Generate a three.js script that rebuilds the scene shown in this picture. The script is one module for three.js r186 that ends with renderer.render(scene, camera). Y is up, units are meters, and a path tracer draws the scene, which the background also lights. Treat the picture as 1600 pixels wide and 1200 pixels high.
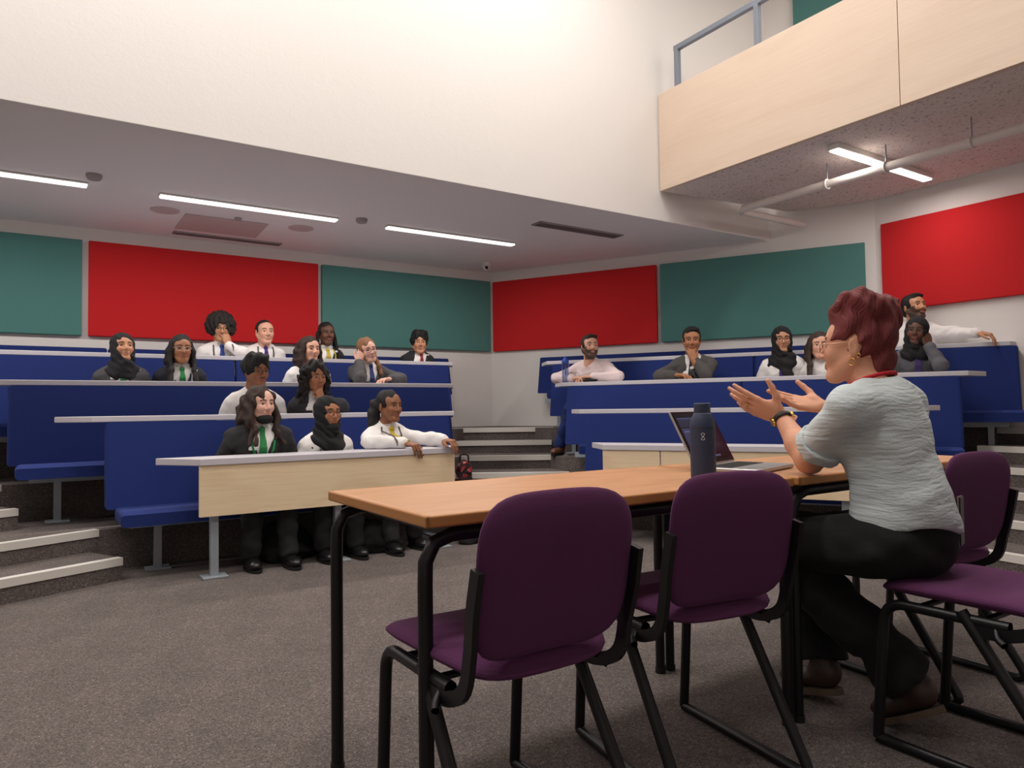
import * as THREE from 'three';
import { mergeGeometries } from 'three/addons/utils/BufferGeometryUtils.js';
import { RoundedBoxGeometry } from 'three/addons/geometries/RoundedBoxGeometry.js';
import { RectAreaLightUniformsLib } from 'three/addons/lights/RectAreaLightUniformsLib.js';

// ---------------------------------------------------------------- camera, light, exposure
const scene = new THREE.Scene();
scene.background = new THREE.Color(0x0b0b0c);
const camera = new THREE.PerspectiveCamera(2 * Math.atan(600 / 1120) * 180 / Math.PI, 4 / 3, 0.05, 60);
camera.position.set(0, 0.965, 0);
camera.rotation.order = 'YXZ';
camera.rotation.set(Math.atan(37.6 / 1120), 0, -0.013);
scene.add(camera);
const renderer = new THREE.WebGLRenderer({ antialias: true });
renderer.toneMapping = THREE.LinearToneMapping;
renderer.toneMappingExposure = 1.0;
renderer.shadowMap.enabled = true;
RectAreaLightUniformsLib.init();
const HALL_LIGHT = 13.8, SOFFIT_LIGHT = 60, BALCONY_LIGHT = 46;
const WARM = new THREE.Color().setRGB(1.0, 0.93, 0.87);

// ---------------------------------------------------------------- helpers
let seed = 7;
function rnd() { seed = (seed * 1664525 + 1013904223) >>> 0; return seed / 4294967296; }
const names = {};
function numbered(n) { if (!(n in names)) { names[n] = 0; return n; } names[n]++; return n + '_' + String(names[n]).padStart(3, '0'); }
const V = (x, y, z) => new THREE.Vector3(x, y, z);
function tag(o, label, category, group) { o.userData = { label, category }; if (group) o.userData.group = group; return o; }
function thing(name, label, category, pos, group) {
  const g = new THREE.Group(); g.name = numbered(name); g.position.set(pos[0], pos[1], pos[2]); scene.add(g);
  return tag(g, label, category, group);
}
function shadows(m) { m.castShadow = true; m.receiveShadow = true; return m; }
// part in the local frame of its parent
function part(parent, name, geo, mat, label) { const m = shadows(new THREE.Mesh(geo, mat)); m.name = name; parent.add(m); if (label) m.userData.label = label; return m; }
// part whose geometry is in world space, parent unrotated
function wpart(parent, name, geo, mat, label) {
  let p = parent, x = 0, y = 0, z = 0; while (p && p !== scene) { x += p.position.x; y += p.position.y; z += p.position.z; p = p.parent; }
  geo.translate(-x, -y, -z); return part(parent, name, geo, mat, label);
}
function struct(name, geo, mat) { const m = shadows(new THREE.Mesh(geo, mat)); m.name = name; m.userData.kind = 'structure'; scene.add(m); return m; }
function solo(name, geo, mat, label, category, group) { const m = shadows(new THREE.Mesh(geo, mat)); m.name = numbered(name); scene.add(m); tag(m, label, category, group); return m; }
function centred(name, geo, mat, label, category, group) { // world geometry, pivot moved to its base
  geo.computeBoundingBox(); const b = geo.boundingBox.clone(), c = b.getCenter(V(0, 0, 0)); geo.translate(-c.x, -b.min.y, -c.z);
  const m = solo(name, geo, mat, label, category, group); m.position.set(c.x, b.min.y, c.z); return m;
}
function box(x0, x1, y0, y1, z0, z1, r = 0) {
  const w = x1 - x0, h = y1 - y0, d = z1 - z0;
  const g = r ? new RoundedBoxGeometry(w, h, d, 2, r) : new THREE.BoxGeometry(w, h, d);
  g.translate((x0 + x1) / 2, (y0 + y1) / 2, (z0 + z1) / 2); return metricUV(g);
}
function merge(list) { return mergeGeometries(list.map(g => { const h = g.index ? g.toNonIndexed() : g; for (const k of Object.keys(h.attributes)) if (!['position', 'normal', 'uv', 'color'].includes(k)) h.deleteAttribute(k); return h; })); }
function metricUV(g) { // box mapping in metres by face normal
  const h = g.index ? g.toNonIndexed() : g, p = h.attributes.position, n = h.attributes.normal, uv = new Float32Array(p.count * 2);
  for (let i = 0; i < p.count; i++) {
    const ax = Math.abs(n.getX(i)), ay = Math.abs(n.getY(i)), az = Math.abs(n.getZ(i));
    if (ay > ax && ay > az) { uv[2 * i] = p.getX(i); uv[2 * i + 1] = p.getZ(i); }
    else { uv[2 * i] = ax > az ? p.getZ(i) : p.getX(i); uv[2 * i + 1] = p.getY(i); }
  }
  h.setAttribute('uv', new THREE.BufferAttribute(uv, 2)); return h;
}
// prism over a plan polygon of [X, depth] points, depth = -z
function prism(pts, y0, y1, bevel = 0) {
  const s = new THREE.Shape(pts.map(p => new THREE.Vector2(p[0], p[1])));
  const g = new THREE.ExtrudeGeometry(s, { depth: y1 - y0 - 2 * bevel, bevelEnabled: bevel > 0, bevelSize: bevel, bevelThickness: bevel, bevelOffset: -bevel, bevelSegments: 2 });
  g.rotateX(-Math.PI / 2); g.translate(0, y0 + bevel, 0); g.clearGroups(); return metricUV(g);
}
function tube(pts, r, seg = 8, closed = false, tension = 0.5, div = 6) {
  const c = new THREE.CatmullRomCurve3(pts, closed, 'catmullrom', tension);
  return new THREE.TubeGeometry(c, Math.max(2, pts.length * div), r, seg, closed).toNonIndexed();
}
// polyline with rounded corners swept by a round section
function bentTube(pts, r, bend, seg = 10) {
  const path = new THREE.CurvePath(); let prev = pts[0].clone();
  for (let i = 1; i < pts.length - 1; i++) {
    const a = pts[i - 1], b = pts[i], c = pts[i + 1];
    const d0 = b.clone().sub(a).normalize(), d1 = c.clone().sub(b).normalize();
    const bb = Math.min(bend, b.distanceTo(a) * 0.49, b.distanceTo(c) * 0.49);
    const p0 = b.clone().addScaledVector(d0, -bb), p1 = b.clone().addScaledVector(d1, bb);
    path.add(new THREE.LineCurve3(prev, p0)); path.add(new THREE.QuadraticBezierCurve3(p0, b, p1)); prev = p1;
  }
  path.add(new THREE.LineCurve3(prev, pts[pts.length - 1].clone()));
  return new THREE.TubeGeometry(path, 14 * pts.length, r, seg, false).toNonIndexed();
}
// flat ribbon along points with width vectors
function ribbon(pts, widths, normals, th) {
  const pos = [], idx = []; const n = pts.length;
  for (let i = 0; i < n; i++) {
    const tdir = pts[Math.min(n - 1, i + 1)].clone().sub(pts[Math.max(0, i - 1)]).normalize();
    const nn = normals[i].clone().normalize(), w = tdir.clone().cross(nn).normalize().multiplyScalar(widths[i] / 2);
    for (const [sw, sn] of [[1, 1], [-1, 1], [-1, 0], [1, 0]]) { const q = pts[i].clone().addScaledVector(w, sw).addScaledVector(nn, sn * th); pos.push(q.x, q.y, q.z); }
  }
  for (let i = 0; i < n - 1; i++) for (let j = 0; j < 4; j++) { const a = 4 * i + j, b = 4 * i + (j + 1) % 4, c = b + 4, d = a + 4; idx.push(a, d, b, b, d, c); }
  idx.push(0, 1, 2, 0, 2, 3); const e = 4 * (n - 1); idx.push(e, e + 2, e + 1, e, e + 3, e + 2);
  const g = new THREE.BufferGeometry(); g.setAttribute('position', new THREE.Float32BufferAttribute(pos, 3)); g.setIndex(idx);
  const h = g.toNonIndexed(); h.computeVertexNormals(); return metricUV(h);
}
// rounded pad: superellipse outline in xy, thickness along z, bent
function pad(w, h, th, e, bendX = 0, bendY = 0, nR = 14, nT = 56, taper = 0) {
  const pos = [], idx = [];
  for (const side of [1, -1]) for (let i = 0; i <= nR; i++) for (let j = 0; j < nT; j++) {
    const r = Math.sin(i / nR * Math.PI / 2), a = j / nT * 2 * Math.PI, ca = Math.cos(a), sa = Math.sin(a);
    const q = Math.pow(Math.pow(Math.abs(ca), e) + Math.pow(Math.abs(sa), e), -1 / e);
    const yy = sa * q * r, x = ca * q * r * w / 2 * (1 - taper * yy), y = yy * h / 2;
    const t = th / 2 * Math.pow(Math.max(0, 1 - Math.pow(r, 5)), 0.5);
    pos.push(x, y, side * t + bendX * x * x + bendY * y * y);
  }
  const N = (nR + 1) * nT;
  for (let s = 0; s < 2; s++) for (let i = 0; i < nR; i++) for (let j = 0; j < nT; j++) {
    const a = s * N + i * nT + j, b = s * N + i * nT + (j + 1) % nT, c = b + nT, d = a + nT;
    if (s === 0) idx.push(a, d, b, b, d, c); else idx.push(a, b, d, b, c, d);
  }
  const g = new THREE.BufferGeometry(); g.setAttribute('position', new THREE.Float32BufferAttribute(pos, 3)); g.setIndex(idx); g.computeVertexNormals();
  return metricUV(g);
}

// ---------------------------------------------------------------- procedural textures
function hash(x, y, s) { let h = (x * 374761393 + y * 668265263 + s * 2147483647) | 0; h = Math.imul(h ^ (h >>> 13), 1274126177); return ((h ^ (h >>> 16)) >>> 0) / 4294967296; }
function vnoise(x, y, period, s, py = period) {
  const xi = Math.floor(x), yi = Math.floor(y), fx = x - xi, fy = y - yi, wx = v => ((v % period) + period) % period, wy = v => ((v % py) + py) % py;
  const u = fx * fx * (3 - 2 * fx), v = fy * fy * (3 - 2 * fy);
  const a = hash(wx(xi), wy(yi), s), b = hash(wx(xi + 1), wy(yi), s), c = hash(wx(xi), wy(yi + 1), s), d = hash(wx(xi + 1), wy(yi + 1), s);
  return a + (b - a) * u + (c - a) * v + (a - b - c + d) * u * v;
}
function noise3(x, y, z) { // smooth pseudo noise, about -1..1
  return 0.5 * (Math.sin(x * 1.7 + Math.sin(y * 1.3 + 2.1) * 1.4 + z * 0.7) + Math.sin(y * 2.1 + Math.sin(z * 1.6 + x * 0.9) * 1.3 + 0.6));
}
function tex(size, fn, metres, srgb = true) {
  const d = new Uint8Array(size * size * 4);
  for (let y = 0; y < size; y++) for (let x = 0; x < size; x++) { const c = fn(x / size, y / size), i = 4 * (y * size + x); d[i] = c[0]; d[i + 1] = c[1]; d[i + 2] = c[2]; d[i + 3] = 255; }
  const t = new THREE.DataTexture(d, size, size); t.wrapS = t.wrapT = THREE.RepeatWrapping; t.magFilter = THREE.LinearFilter; t.minFilter = THREE.LinearMipmapLinearFilter; t.generateMipmaps = true;
  if (srgb) t.colorSpace = THREE.SRGBColorSpace; t.repeat.set(1 / metres, 1 / metres); t.needsUpdate = true; return t;
}
const cl = v => Math.max(0, Math.min(255, v));
const grey = v => { const q = cl(v); return [q, q, q]; };
function mixc(c, k) { return [cl(c[0] * k), cl(c[1] * k), cl(c[2] * k)]; }
const carpetTex = tex(512, (x, y) => {
  const f = vnoise(x * 256, y * 256, 256, 1), g = vnoise(x * 128, y * 128, 128, 2), b = vnoise(x * 6, y * 6, 6, 3);
  let k = 0.72 + 0.34 * f + 0.22 * (g - 0.5) + 0.10 * (b - 0.5); if (f > 0.84) k += 0.22; if (f < 0.2) k -= 0.12;
  return mixc([107, 98, 95], k);
}, 0.8);
const carpetBump = tex(512, (x, y) => grey(255 * (0.6 * vnoise(x * 256, y * 256, 256, 1) + 0.4 * vnoise(x * 128, y * 128, 128, 2))), 1.1, false);
function woodTex(base, dark, ringsY, s, metres) {
  return tex(512, (x, y) => {
    const w = vnoise(x * 3, y * 6, 3, s, 6) * 0.5 + vnoise(x * 6, y * 24, 6, s + 1, 24) * 0.18;
    const r = 0.5 + 0.5 * Math.sin(2 * Math.PI * (y * ringsY + w * 3));
    const f = vnoise(x * 10, y * 256, 10, s + 2, 256), k = 0.34 * r * r + 0.42 * f;
    return [0, 1, 2].map(i => cl(base[i] + (dark[i] - base[i]) * k));
  }, metres);
}
const beechTex = woodTex([205, 155, 113], [186, 133, 92], 7, 11, 0.9);
const birchTex = woodTex([244, 222, 188], [226, 199, 160], 4, 21, 1.3);
const plyTex = woodTex([222, 202, 183], [213, 190, 170], 3, 31, 1.6);
const weaveBump = tex(256, (x, y) => grey(150 + 45 * Math.sin(x * 2 * Math.PI * 64) * Math.sin(y * 2 * Math.PI * 64) + 70 * (vnoise(x * 64, y * 64, 64, 6) - 0.5)), 0.16, false);
const crinkleBump = tex(512, (x, y) => { const w = vnoise(x * 5, y * 5, 5, 8) * 0.05; return grey(255 * (0.55 * vnoise(x * 12, (y + w) * 60, 12, 9, 60) + 0.3 * vnoise(x * 30, (y + w) * 120, 30, 10, 120) + 0.15 * vnoise(x * 128, y * 128, 128, 12))); }, 0.42, false);
const foldBump = tex(256, (x, y) => grey(255 * (0.6 * vnoise(x * 6, y * 9, 6, 13, 9) + 0.4 * vnoise(x * 18, y * 14, 18, 14, 14))), 0.35, false);
const hairBump = tex(512, (x, y) => grey(255 * (0.6 * vnoise(x * 128, y * 5, 128, 15, 5) + 0.4 * vnoise(x * 256, y * 12, 256, 16, 12))), 0.3, false);
const plasterBump = tex(256, (x, y) => grey(255 * (0.5 * vnoise(x * 64, y * 64, 64, 17) + 0.5 * vnoise(x * 16, y * 16, 16, 18))), 0.6, false);
const fissureTex = tex(512, (x, y) => {
  const a = vnoise(x * 70 + 0.9 * vnoise(x * 20, y * 20, 20, 19), y * 46, 70, 20, 46), b = vnoise(x * 128, y * 128, 128, 22);
  return mixc([228, 216, 210], (a > 0.80 ? 0.82 : 1) * (0.95 + 0.1 * b));
}, 0.85);
const skinBump = tex(256, (x, y) => grey(255 * vnoise(x * 128, y * 128, 128, 23)), 0.1, false);

// ---------------------------------------------------------------- materials
const std = (o) => new THREE.MeshStandardMaterial(o);
const M = {
  wall: std({ color: 0xe9e5e2, roughness: 0.92, bumpMap: plasterBump, bumpScale: 0.0006 }),
  soffit: std({ color: 0xf0ecea, roughness: 0.95, bumpMap: plasterBump, bumpScale: 0.0006 }),
  carpet: std({ map: carpetTex, roughness: 1, bumpMap: carpetBump, bumpScale: 0.002 }),
    red: std({ color: 0xc81d22, roughness: 0.95, bumpMap: weaveBump, bumpScale: 0.0006 }),
  teal: std({ color: 0x51837f, roughness: 0.95, bumpMap: weaveBump, bumpScale: 0.0006 }),
  blue: std({ color: 0x10286c, roughness: 0.9, bumpMap: weaveBump, bumpScale: 0.0008 }),
  ledge: std({ color: 0xcdcad1, roughness: 0.45 }),
  birch: std({ map: birchTex, roughness: 0.5 }),
  ply: std({ map: plyTex, roughness: 0.6 }),
  tiles: std({ map: fissureTex, roughness: 0.95 }),
  steel: std({ color: 0x9aa3ab, roughness: 0.45, metalness: 0.25 }),
  rail: std({ color: 0x7f8794, roughness: 0.5, metalness: 0.2 }),
  alu: std({ color: 0xdedad3, roughness: 0.45, metalness: 0.1 }),
  pipe: std({ color: 0xe4dcd6, roughness: 0.4 }),
  beech: std({ map: beechTex, roughness: 0.38 }),
  lipping: std({ color: 0xb67c46, roughness: 0.4 }),
  blackSteel: std({ color: 0x17161a, roughness: 0.38, metalness: 0.3 }),
  purple: std({ color: 0x582852, roughness: 0.95, bumpMap: weaveBump, bumpScale: 0.0008 }),
  plasticGrey: std({ color: 0xa49d9b, roughness: 0.6 }),
  grille: std({ color: 0x6f6a6a, roughness: 0.6 }),
  hatch: std({ color: 0xc8b4b2, roughness: 0.7 }),
  dark: std({ color: 0x0c0c0e, roughness: 0.6 }),
  lampBody: std({ color: 0xe8e6e2, roughness: 0.5 }),
  glow: std({ color: 0xffffff, emissive: new THREE.Color().setRGB(1, 0.95, 0.9), emissiveIntensity: 2.2, roughness: 0.6 }),
  gold: std({ color: 0xd9ae5a, roughness: 0.25, metalness: 1 }),
  skin: std({ color: 0xffffff, vertexColors: true, roughness: 0.55, bumpMap: skinBump, bumpScale: 0.0003 }),
};
const cloths = {};
function cloth(hex, bump = foldBump, scale = 0.004, rough = 0.92) { const k = hex + '|' + scale + rough + bump.uuid; return cloths[k] || (cloths[k] = std({ color: hex, roughness: rough, bumpMap: bump, bumpScale: scale })); }
function hairMat(hex) { return cloth(hex, hairBump, 0.005, 0.75); }

// ---------------------------------------------------------------- plan frames of the two banks
// left bank: c = distance along n (away from the room), t along u ; right bank the same
function frame(ang) { // ang: turn of the normal from the depth axis
  const n = [Math.sin(ang), Math.cos(ang)], u = [Math.cos(ang), -Math.sin(ang)];
  return { n, u, at: (c, t) => [n[0] * c + u[0] * t, n[1] * c + u[1] * t], yaw: Math.atan2(-n[0], n[1]),
    m: new THREE.Matrix4().makeBasis(V(n[0], 0, -n[1]), V(0, 1, 0), V(u[0], 0, -u[1])) };
}
const FL = frame(-0.5881), FR = frame(26 * Math.PI / 180);
FL.u = [0.832, 0.555]; // along the rows, to the right and away
FL.at = (c, t) => [-0.555 * c + 0.832 * t, 0.832 * c + 0.555 * t];
FL.m = new THREE.Matrix4().makeBasis(V(-0.555, 0, -0.832), V(0, 1, 0), V(0.832, 0, -0.555));
FL.yaw = Math.atan2(0.555, 0.832); FR.yaw = Math.atan2(-FR.n[0], FR.n[1]);
const RISE = 0.251;
const BANK = {
  L: { f: FL, c: k => 4.45 + 0.70 * (k - 1), tA: c => 0.783 - 0.73 * (c - 4.45), tB: c => 2.478 + 0.547 * (c - 4.45), pitch: 0.70 },
  R: { f: FR, c: k => 4.95 + 0.65 * (k - 1), tA: c => -1.70 - 0.65 * (c - 4.95), tB: c => 0.56 * (c - 4.95), pitch: 0.65 },
};
// profile in (c, y) swept along t
function sweepT(f, prof, t0, t1, bevel) {
  const s = new THREE.Shape(prof.map(p => new THREE.Vector2(p[0], p[1])));
  const g = new THREE.ExtrudeGeometry(s, { depth: t1 - t0 - 2 * bevel, bevelEnabled: bevel > 0, bevelSize: bevel, bevelThickness: bevel, bevelOffset: -bevel, bevelSegments: 3 });
  g.translate(0, 0, t0 + bevel); const h = metricUV(g); h.applyMatrix4(f.m); h.clearGroups(); return h;
}
const plan = (f, list) => list.map(([c, t]) => f.at(c, t));

// ---------------------------------------------------------------- room shell
const A = [-0.24, 8.655], W2 = [3.44, 6.70];             // inner corners of the back wall
const wallL = FL.at(7.336, -4.2);                          // far left end of the back wall
const W3 = [W2[0] + 0.555 * 4.6, W2[1] - 0.832 * 4.6];
const CEIL = 5.4;
const roomPts = [A, W2, W3, [W3[0], -3.6], [-7.2, -3.6], [-7.2, 3.2], wallL];
function wallSlab(p, q, y0, y1, th = 0.18) { // slab whose inner face runs from p to q, room on its right hand side
  const dx = q[0] - p[0], dd = q[1] - p[1], l = Math.hypot(dx, dd), nx = -dd / l * th, nd = dx / l * th;
  return prism([p, q, [q[0] + nx, q[1] + nd], [p[0] + nx, p[1] + nd]], y0, y1);
}
struct('floor', prism([[-7.6, -3.9], [7.2, -3.9], [7.2, 9.6], [-7.6, 9.6]], -0.2, 0), M.carpet);
struct('wall_back_left', wallSlab(wallL, A, 0, CEIL), M.wall);
struct('wall_back_right', wallSlab(A, W2, 0, CEIL), M.wall);
struct('wall_right', wallSlab(W2, W3, 0, CEIL), M.wall);
struct('wall_right_front', wallSlab(W3, [W3[0], -3.6], 0, CEIL), M.wall);
struct('wall_front', wallSlab([W3[0], -3.6], [-7.2, -3.6], 0, CEIL), M.wall);
struct('wall_left', wallSlab([-7.2, -3.6], [-7.2, 3.2], 0, CEIL), M.wall);
struct('wall_left_back', wallSlab([-7.2, 3.2], wallL, 0, CEIL), M.wall);
struct('ceiling', prism([[-7.6, -3.9], [7.2, -3.9], [7.2, 9.6], [-7.6, 9.6]], CEIL, CEIL + 0.2), M.wall);
// lowered ceiling over the seats and the tall white wall above its edge
struct('ceiling_low', prism([FL.at(4.56, -4.6), FL.at(4.50, 6.20), A, FL.at(7.336, -4.2)], 2.61, 2.66), M.soffit);
struct('wall_upper', prism([FL.at(4.558, -4.6), FL.at(4.498, 6.20), FL.at(4.65, 6.30), FL.at(4.71, -4.6)], 2.612, CEIL), M.wall);

// ---------------------------------------------------------------- carpeted tiers, stairs
const stairL = d => -0.40 - 0.088 * (d - 5.08), stairR = d => 0.655 - 0.125 * (d - 5.195);
function tier(side, k) {
  const B = BANK[side], y = RISE * k, c = B.c(k) + (side === 'L' ? 0.64 : 0.60);
  if (side === 'L') {
    const bend = FL.at(c, B.tA(c) + 0.02), inn = FL.at(c, B.tB(c) - 0.02);
    const far = [bend[0] - 0.54 * 2.6, bend[1] - 0.84 * 2.6];
    return prism([inn, A, [-6.95, 4.15], [far[0] - 1.2, far[1] + 0.4], far, bend], 0, y);
  }
  const inn = FR.at(c, B.tA(c) + 0.02), bend = FR.at(c, B.tB(c) - 0.1);
  const far = [bend[0] + 0.46 * 2.4, bend[1] - 0.89 * 2.4];
  return prism([inn, bend, far, [Math.min(W3[0], far[0] + 1.0), far[1] + 0.5], W2, A], 0, y);
}
for (const side of ['L', 'R']) for (let k = 1; k <= 3; k++) {
  const o = new THREE.Group(); o.name = 'floor_tier_' + ((side === 'L' ? 0 : 3) + k); o.userData.kind = 'structure'; scene.add(o);
  wpart(o, 'carpeted_deck', tier(side, k), M.carpet);
  const B = BANK[side], c = B.c(k) + (side === 'L' ? 0.64 : 0.60), f = B.f, y = RISE * k;
  // aisle edge nosing with half step below it
  const bend = side === 'L' ? FL.at(c, B.tA(c) + 0.02) : FR.at(c, B.tB(c) - 0.1);
  const dir = side === 'L' ? [-0.54, -0.84] : [0.46, -0.89];
  const nrm = side === 'L' ? [0.84, -0.54] : [-0.89, -0.46];
  const line = (s0, s1, o0, o1) => [[bend[0] + dir[0] * s0 + nrm[0] * o0, bend[1] + dir[1] * s0 + nrm[1] * o0], [bend[0] + dir[0] * s1 + nrm[0] * o0, bend[1] + dir[1] * s1 + nrm[1] * o0], [bend[0] + dir[0] * s1 + nrm[0] * o1, bend[1] + dir[1] * s1 + nrm[1] * o1], [bend[0] + dir[0] * s0 + nrm[0] * o1, bend[1] + dir[1] * s0 + nrm[1] * o1]];
  const ord = p => side === 'L' ? p : p.slice().reverse();
  wpart(o, 'nosing', prism(ord(line(0, 2.55, -0.05, 0.006)), y - 0.04, y + 0.004), M.alu, 'pale metal strip along the tier edge');
  const hs = part(o, 'half_step', prism(ord(line(0.05, 2.4, -0.02, 0.36)), y - RISE, y - RISE / 2), M.carpet);
  part(hs, 'nosing', prism(ord(line(0.05, 2.4, 0.31, 0.366)), y - RISE / 2 - 0.04, y - RISE / 2 + 0.004), M.alu);
}
{
  const st = thing('staircase', 'carpeted steps with pale metal nosings climbing between the two banks', 'stairs', [0.1, 0, -5.7]);
  const edges = [5.70, 6.10, 6.52, 6.98, 7.40, 7.72];
  edges.forEach((d, i) => {
    const y = RISE / 2 * (i + 1), wide = i % 2 ? 0.10 : 0.02, back = i === 5 ? 8.6 : edges[i + 1] + 0.1;
    const L0 = stairL(d) - 0.02, R0 = stairR(d) + wide, L1 = stairL(back) - 0.02, R1 = stairR(back) + wide;
    const s = wpart(st, 'step', prism(i === 5 ? [[L0, d], [R0, d], [R0 - 0.06, 8.28], [-0.24, 8.62], [L0 - 0.02, 8.36]] : [[L0, d], [R0, d], [R1, back], [L1, back]], 0, y), M.carpet);
    const n = prism([[L0, d - 0.012], [R0, d - 0.012], [R0, d + 0.05], [L0, d + 0.05]], y - 0.045, y + 0.004); n.translate(-0.1, 0, 5.7);
    part(s, 'nosing', n, M.alu, 'pale metal nosing');
  });
}

// ---------------------------------------------------------------- benches, ledges, front desks
function slabPlan(B, c0, c1, t0, t1) { return prism(plan(B.f, [[c0, t0(c0)], [c0, t1(c0)], [c1, t1(c1)], [c1, t0(c1)]]).reverse(), 0, 1); }
function ledgeGeo(B, c0, c1, y0, y1, a0, a1) { // slab between t = a0(c) and a1(c)
  return prism(plan(B.f, [[c0, a0(c0)], [c0, a1(c0)], [c1, a1(c1)], [c1, a0(c1)]]), y0, y1, 0.004);
}
function post(parent, f, c, t, y0, y1, w = 0.045) {
  const p = f.at(c, t), g = box(-w / 2, w / 2, 0, y1 - y0, -w / 2, w / 2, 0.004); g.rotateY(f.yaw); g.translate(p[0], y0, -p[1]);
  const m = wpart(parent, 'post', g, M.steel);
  const q = box(-0.07, 0.07, 0, 0.012, -0.06, 0.06, 0.003); q.rotateY(f.yaw); q.translate(p[0], y0, -p[1]);
  const o = parent.position; q.translate(-o.x, -o.y, -o.z); part(m, 'foot_plate', q, M.steel);
}
const rowNames = ['front', 'second', 'third', 'top'];
for (const side of ['L', 'R']) {
  const B = BANK[side], f = B.f, where = side === 'L' ? 'left bank by the corner steps' : 'bank below the balcony';
  // front desk
  {
    const c = B.c(1), mid = f.at(c, (B.tA(c) + B.tB(c)) / 2), o = thing('front_desk', side === 'L' ? 'pale wood fronted desk where three students sit with bags below' : 'pale wood fronted desk behind the laptop and navy bottle', 'desk', [mid[0], 0, -mid[1]]);
    wpart(o, 'desktop', ledgeGeo(B, c - 0.02, c + 0.25, 0.655, 0.695, B.tA, B.tB), M.ledge, 'grey laminate desktop');
    const a = B.tA(c) + 0.01, b = B.tB(c) - 0.01, mid2 = side === 'L' ? b - 0.02 : a + 0.42;
    const segs = side === 'L' ? [[a, b]] : [[a, mid2 - 0.003], [mid2 + 0.003, b]];
    for (const [s0, s1] of segs) wpart(o, 'modesty_panel', sweepT(f, [[c - 0.012, 0.36], [c + 0.008, 0.36], [c + 0.008, 0.655], [c - 0.012, 0.655]], s0, s1, 0.004), M.birch, 'pale birch veneer panel');
    for (const t of [a + 0.09, (a + b) / 2, b - 0.1]) post(o, f, c + 0.04, t, 0, 0.655);
  }
  for (let k = 1; k <= 4; k++) {
    const c = B.c(k), fl = RISE * (k - 1), topY = k < 4 ? 0.695 + RISE * k : fl + 0.785;
    const cs = c + 0.40, mid = f.at(cs, (B.tA(cs) + B.tB(cs)) / 2);
    const o = thing('bench', 'blue upholstered ' + rowNames[k - 1] + ' row bench on the ' + where, 'bench', [mid[0], fl, -mid[1]], 'blue tiered benches');
    const cb = c + B.pitch - 0.10, t0 = B.tA(cb) + 0.02, t1 = side === 'R' && k === 4 ? 0.24 : B.tB(cb) - 0.01 + (side === 'R' && k === 3 ? 0.10 : 0);
    const nseg = Math.max(1, Math.round((t1 - t0) / 1.75));
    for (let i = 0; i < nseg; i++) {
      const s0 = t0 + (t1 - t0) * i / nseg + (i ? 0.004 : 0), s1 = t0 + (t1 - t0) * (i + 1) / nseg - (i < nseg - 1 ? 0.004 : 0);
      const yt = topY - (k < 4 ? 0.038 : 0), cT = c + B.pitch - 0.03, cBt = c + B.pitch - 0.13;
      wpart(o, 'backrest', sweepT(f, [[cBt, fl + 0.375], [cBt + 0.07, fl + 0.375], [cT + 0.055, yt], [cT - 0.015, yt]], s0, s1, 0.022), M.blue);
      const w4 = side === 'R' && k === 4 ? -0.22 : 0; const q0 = s0 + (i ? 0 : side === 'R' ? Math.max(0.05, B.tA(c + 0.19) + 0.04 - s0) : 0.05), q1 = i < nseg - 1 ? s1 : side === 'L' ? B.tB(c + 0.19) - 0.06 : k === 4 ? 0.55 : s1 - 0.03;
      wpart(o, 'seat', sweepT(f, [[c + 0.19, fl + 0.31], [c + 0.58 + w4, fl + 0.30], [c + 0.58 + w4, fl + 0.385], [c + 0.23, fl + 0.40], [c + 0.19, fl + 0.38]], q0, q1, 0.026), M.blue);
    }
    if (k < 4) {
      const cl0 = c + B.pitch - 0.035;
      wpart(o, 'writing_ledge', ledgeGeo(B, cl0, cl0 + 0.26, topY - 0.036, topY, B.tA, B.tB), M.ledge, 'grey laminate writing ledge');
    }
    wpart(o, 'seat_rail', sweepT(f, [[c + 0.47, fl + 0.265], [c + 0.52, fl + 0.265], [c + 0.52, fl + 0.31], [c + 0.47, fl + 0.31]], t0 + 0.12, t1 - 0.1, 0.003), M.steel);
    const np = Math.max(2, Math.round((t1 - t0) / 1.2));
    for (let i = 0; i < np; i++) post(o, f, c + 0.50, t0 + 0.28 + (t1 - t0 - 0.5) * i / (np - 1), fl, fl + 0.27);
  }
}

// ---------------------------------------------------------------- wall panels
function wallPanel(p, q, s0, s1, y0, y1, mat, label) { // on a wall from p to q, s measured from p, sticking out into the room
  const l = Math.hypot(q[0] - p[0], q[1] - p[1]), u = [(q[0] - p[0]) / l, (q[1] - p[1]) / l], n = [u[1], -u[0]], th = 0.045;
  const P = (s, o) => [p[0] + u[0] * s + n[0] * o, p[1] + u[1] * s + n[1] * o];
  centred('acoustic_panel', prism([P(s0, th), P(s1, th), P(s1, 0.001), P(s0, 0.001)], y0, y1, 0.008), mat, label, 'panel', 'fabric panels along the walls');
}
const wl = t => t + 4.2; // along the back left wall from its far left end
wallPanel(wallL, A, wl(-3.85), wl(-1.78), 1.648, 2.494, M.red, 'red fabric panel on the left wall beyond a teal one');
wallPanel(wallL, A, wl(-1.73), wl(0.343), 1.648, 2.494, M.teal, 'teal fabric panel on the left wall beyond the lowered ceiling hatch');
wallPanel(wallL, A, wl(0.392), wl(2.455), 1.648, 2.494, M.red, 'long red fabric panel above the curly haired boy on the left wall');
wallPanel(wallL, A, wl(2.497), wl(4.565), 1.648, 2.494, M.teal, 'teal fabric panel on the left wall next to the room corner');
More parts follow.
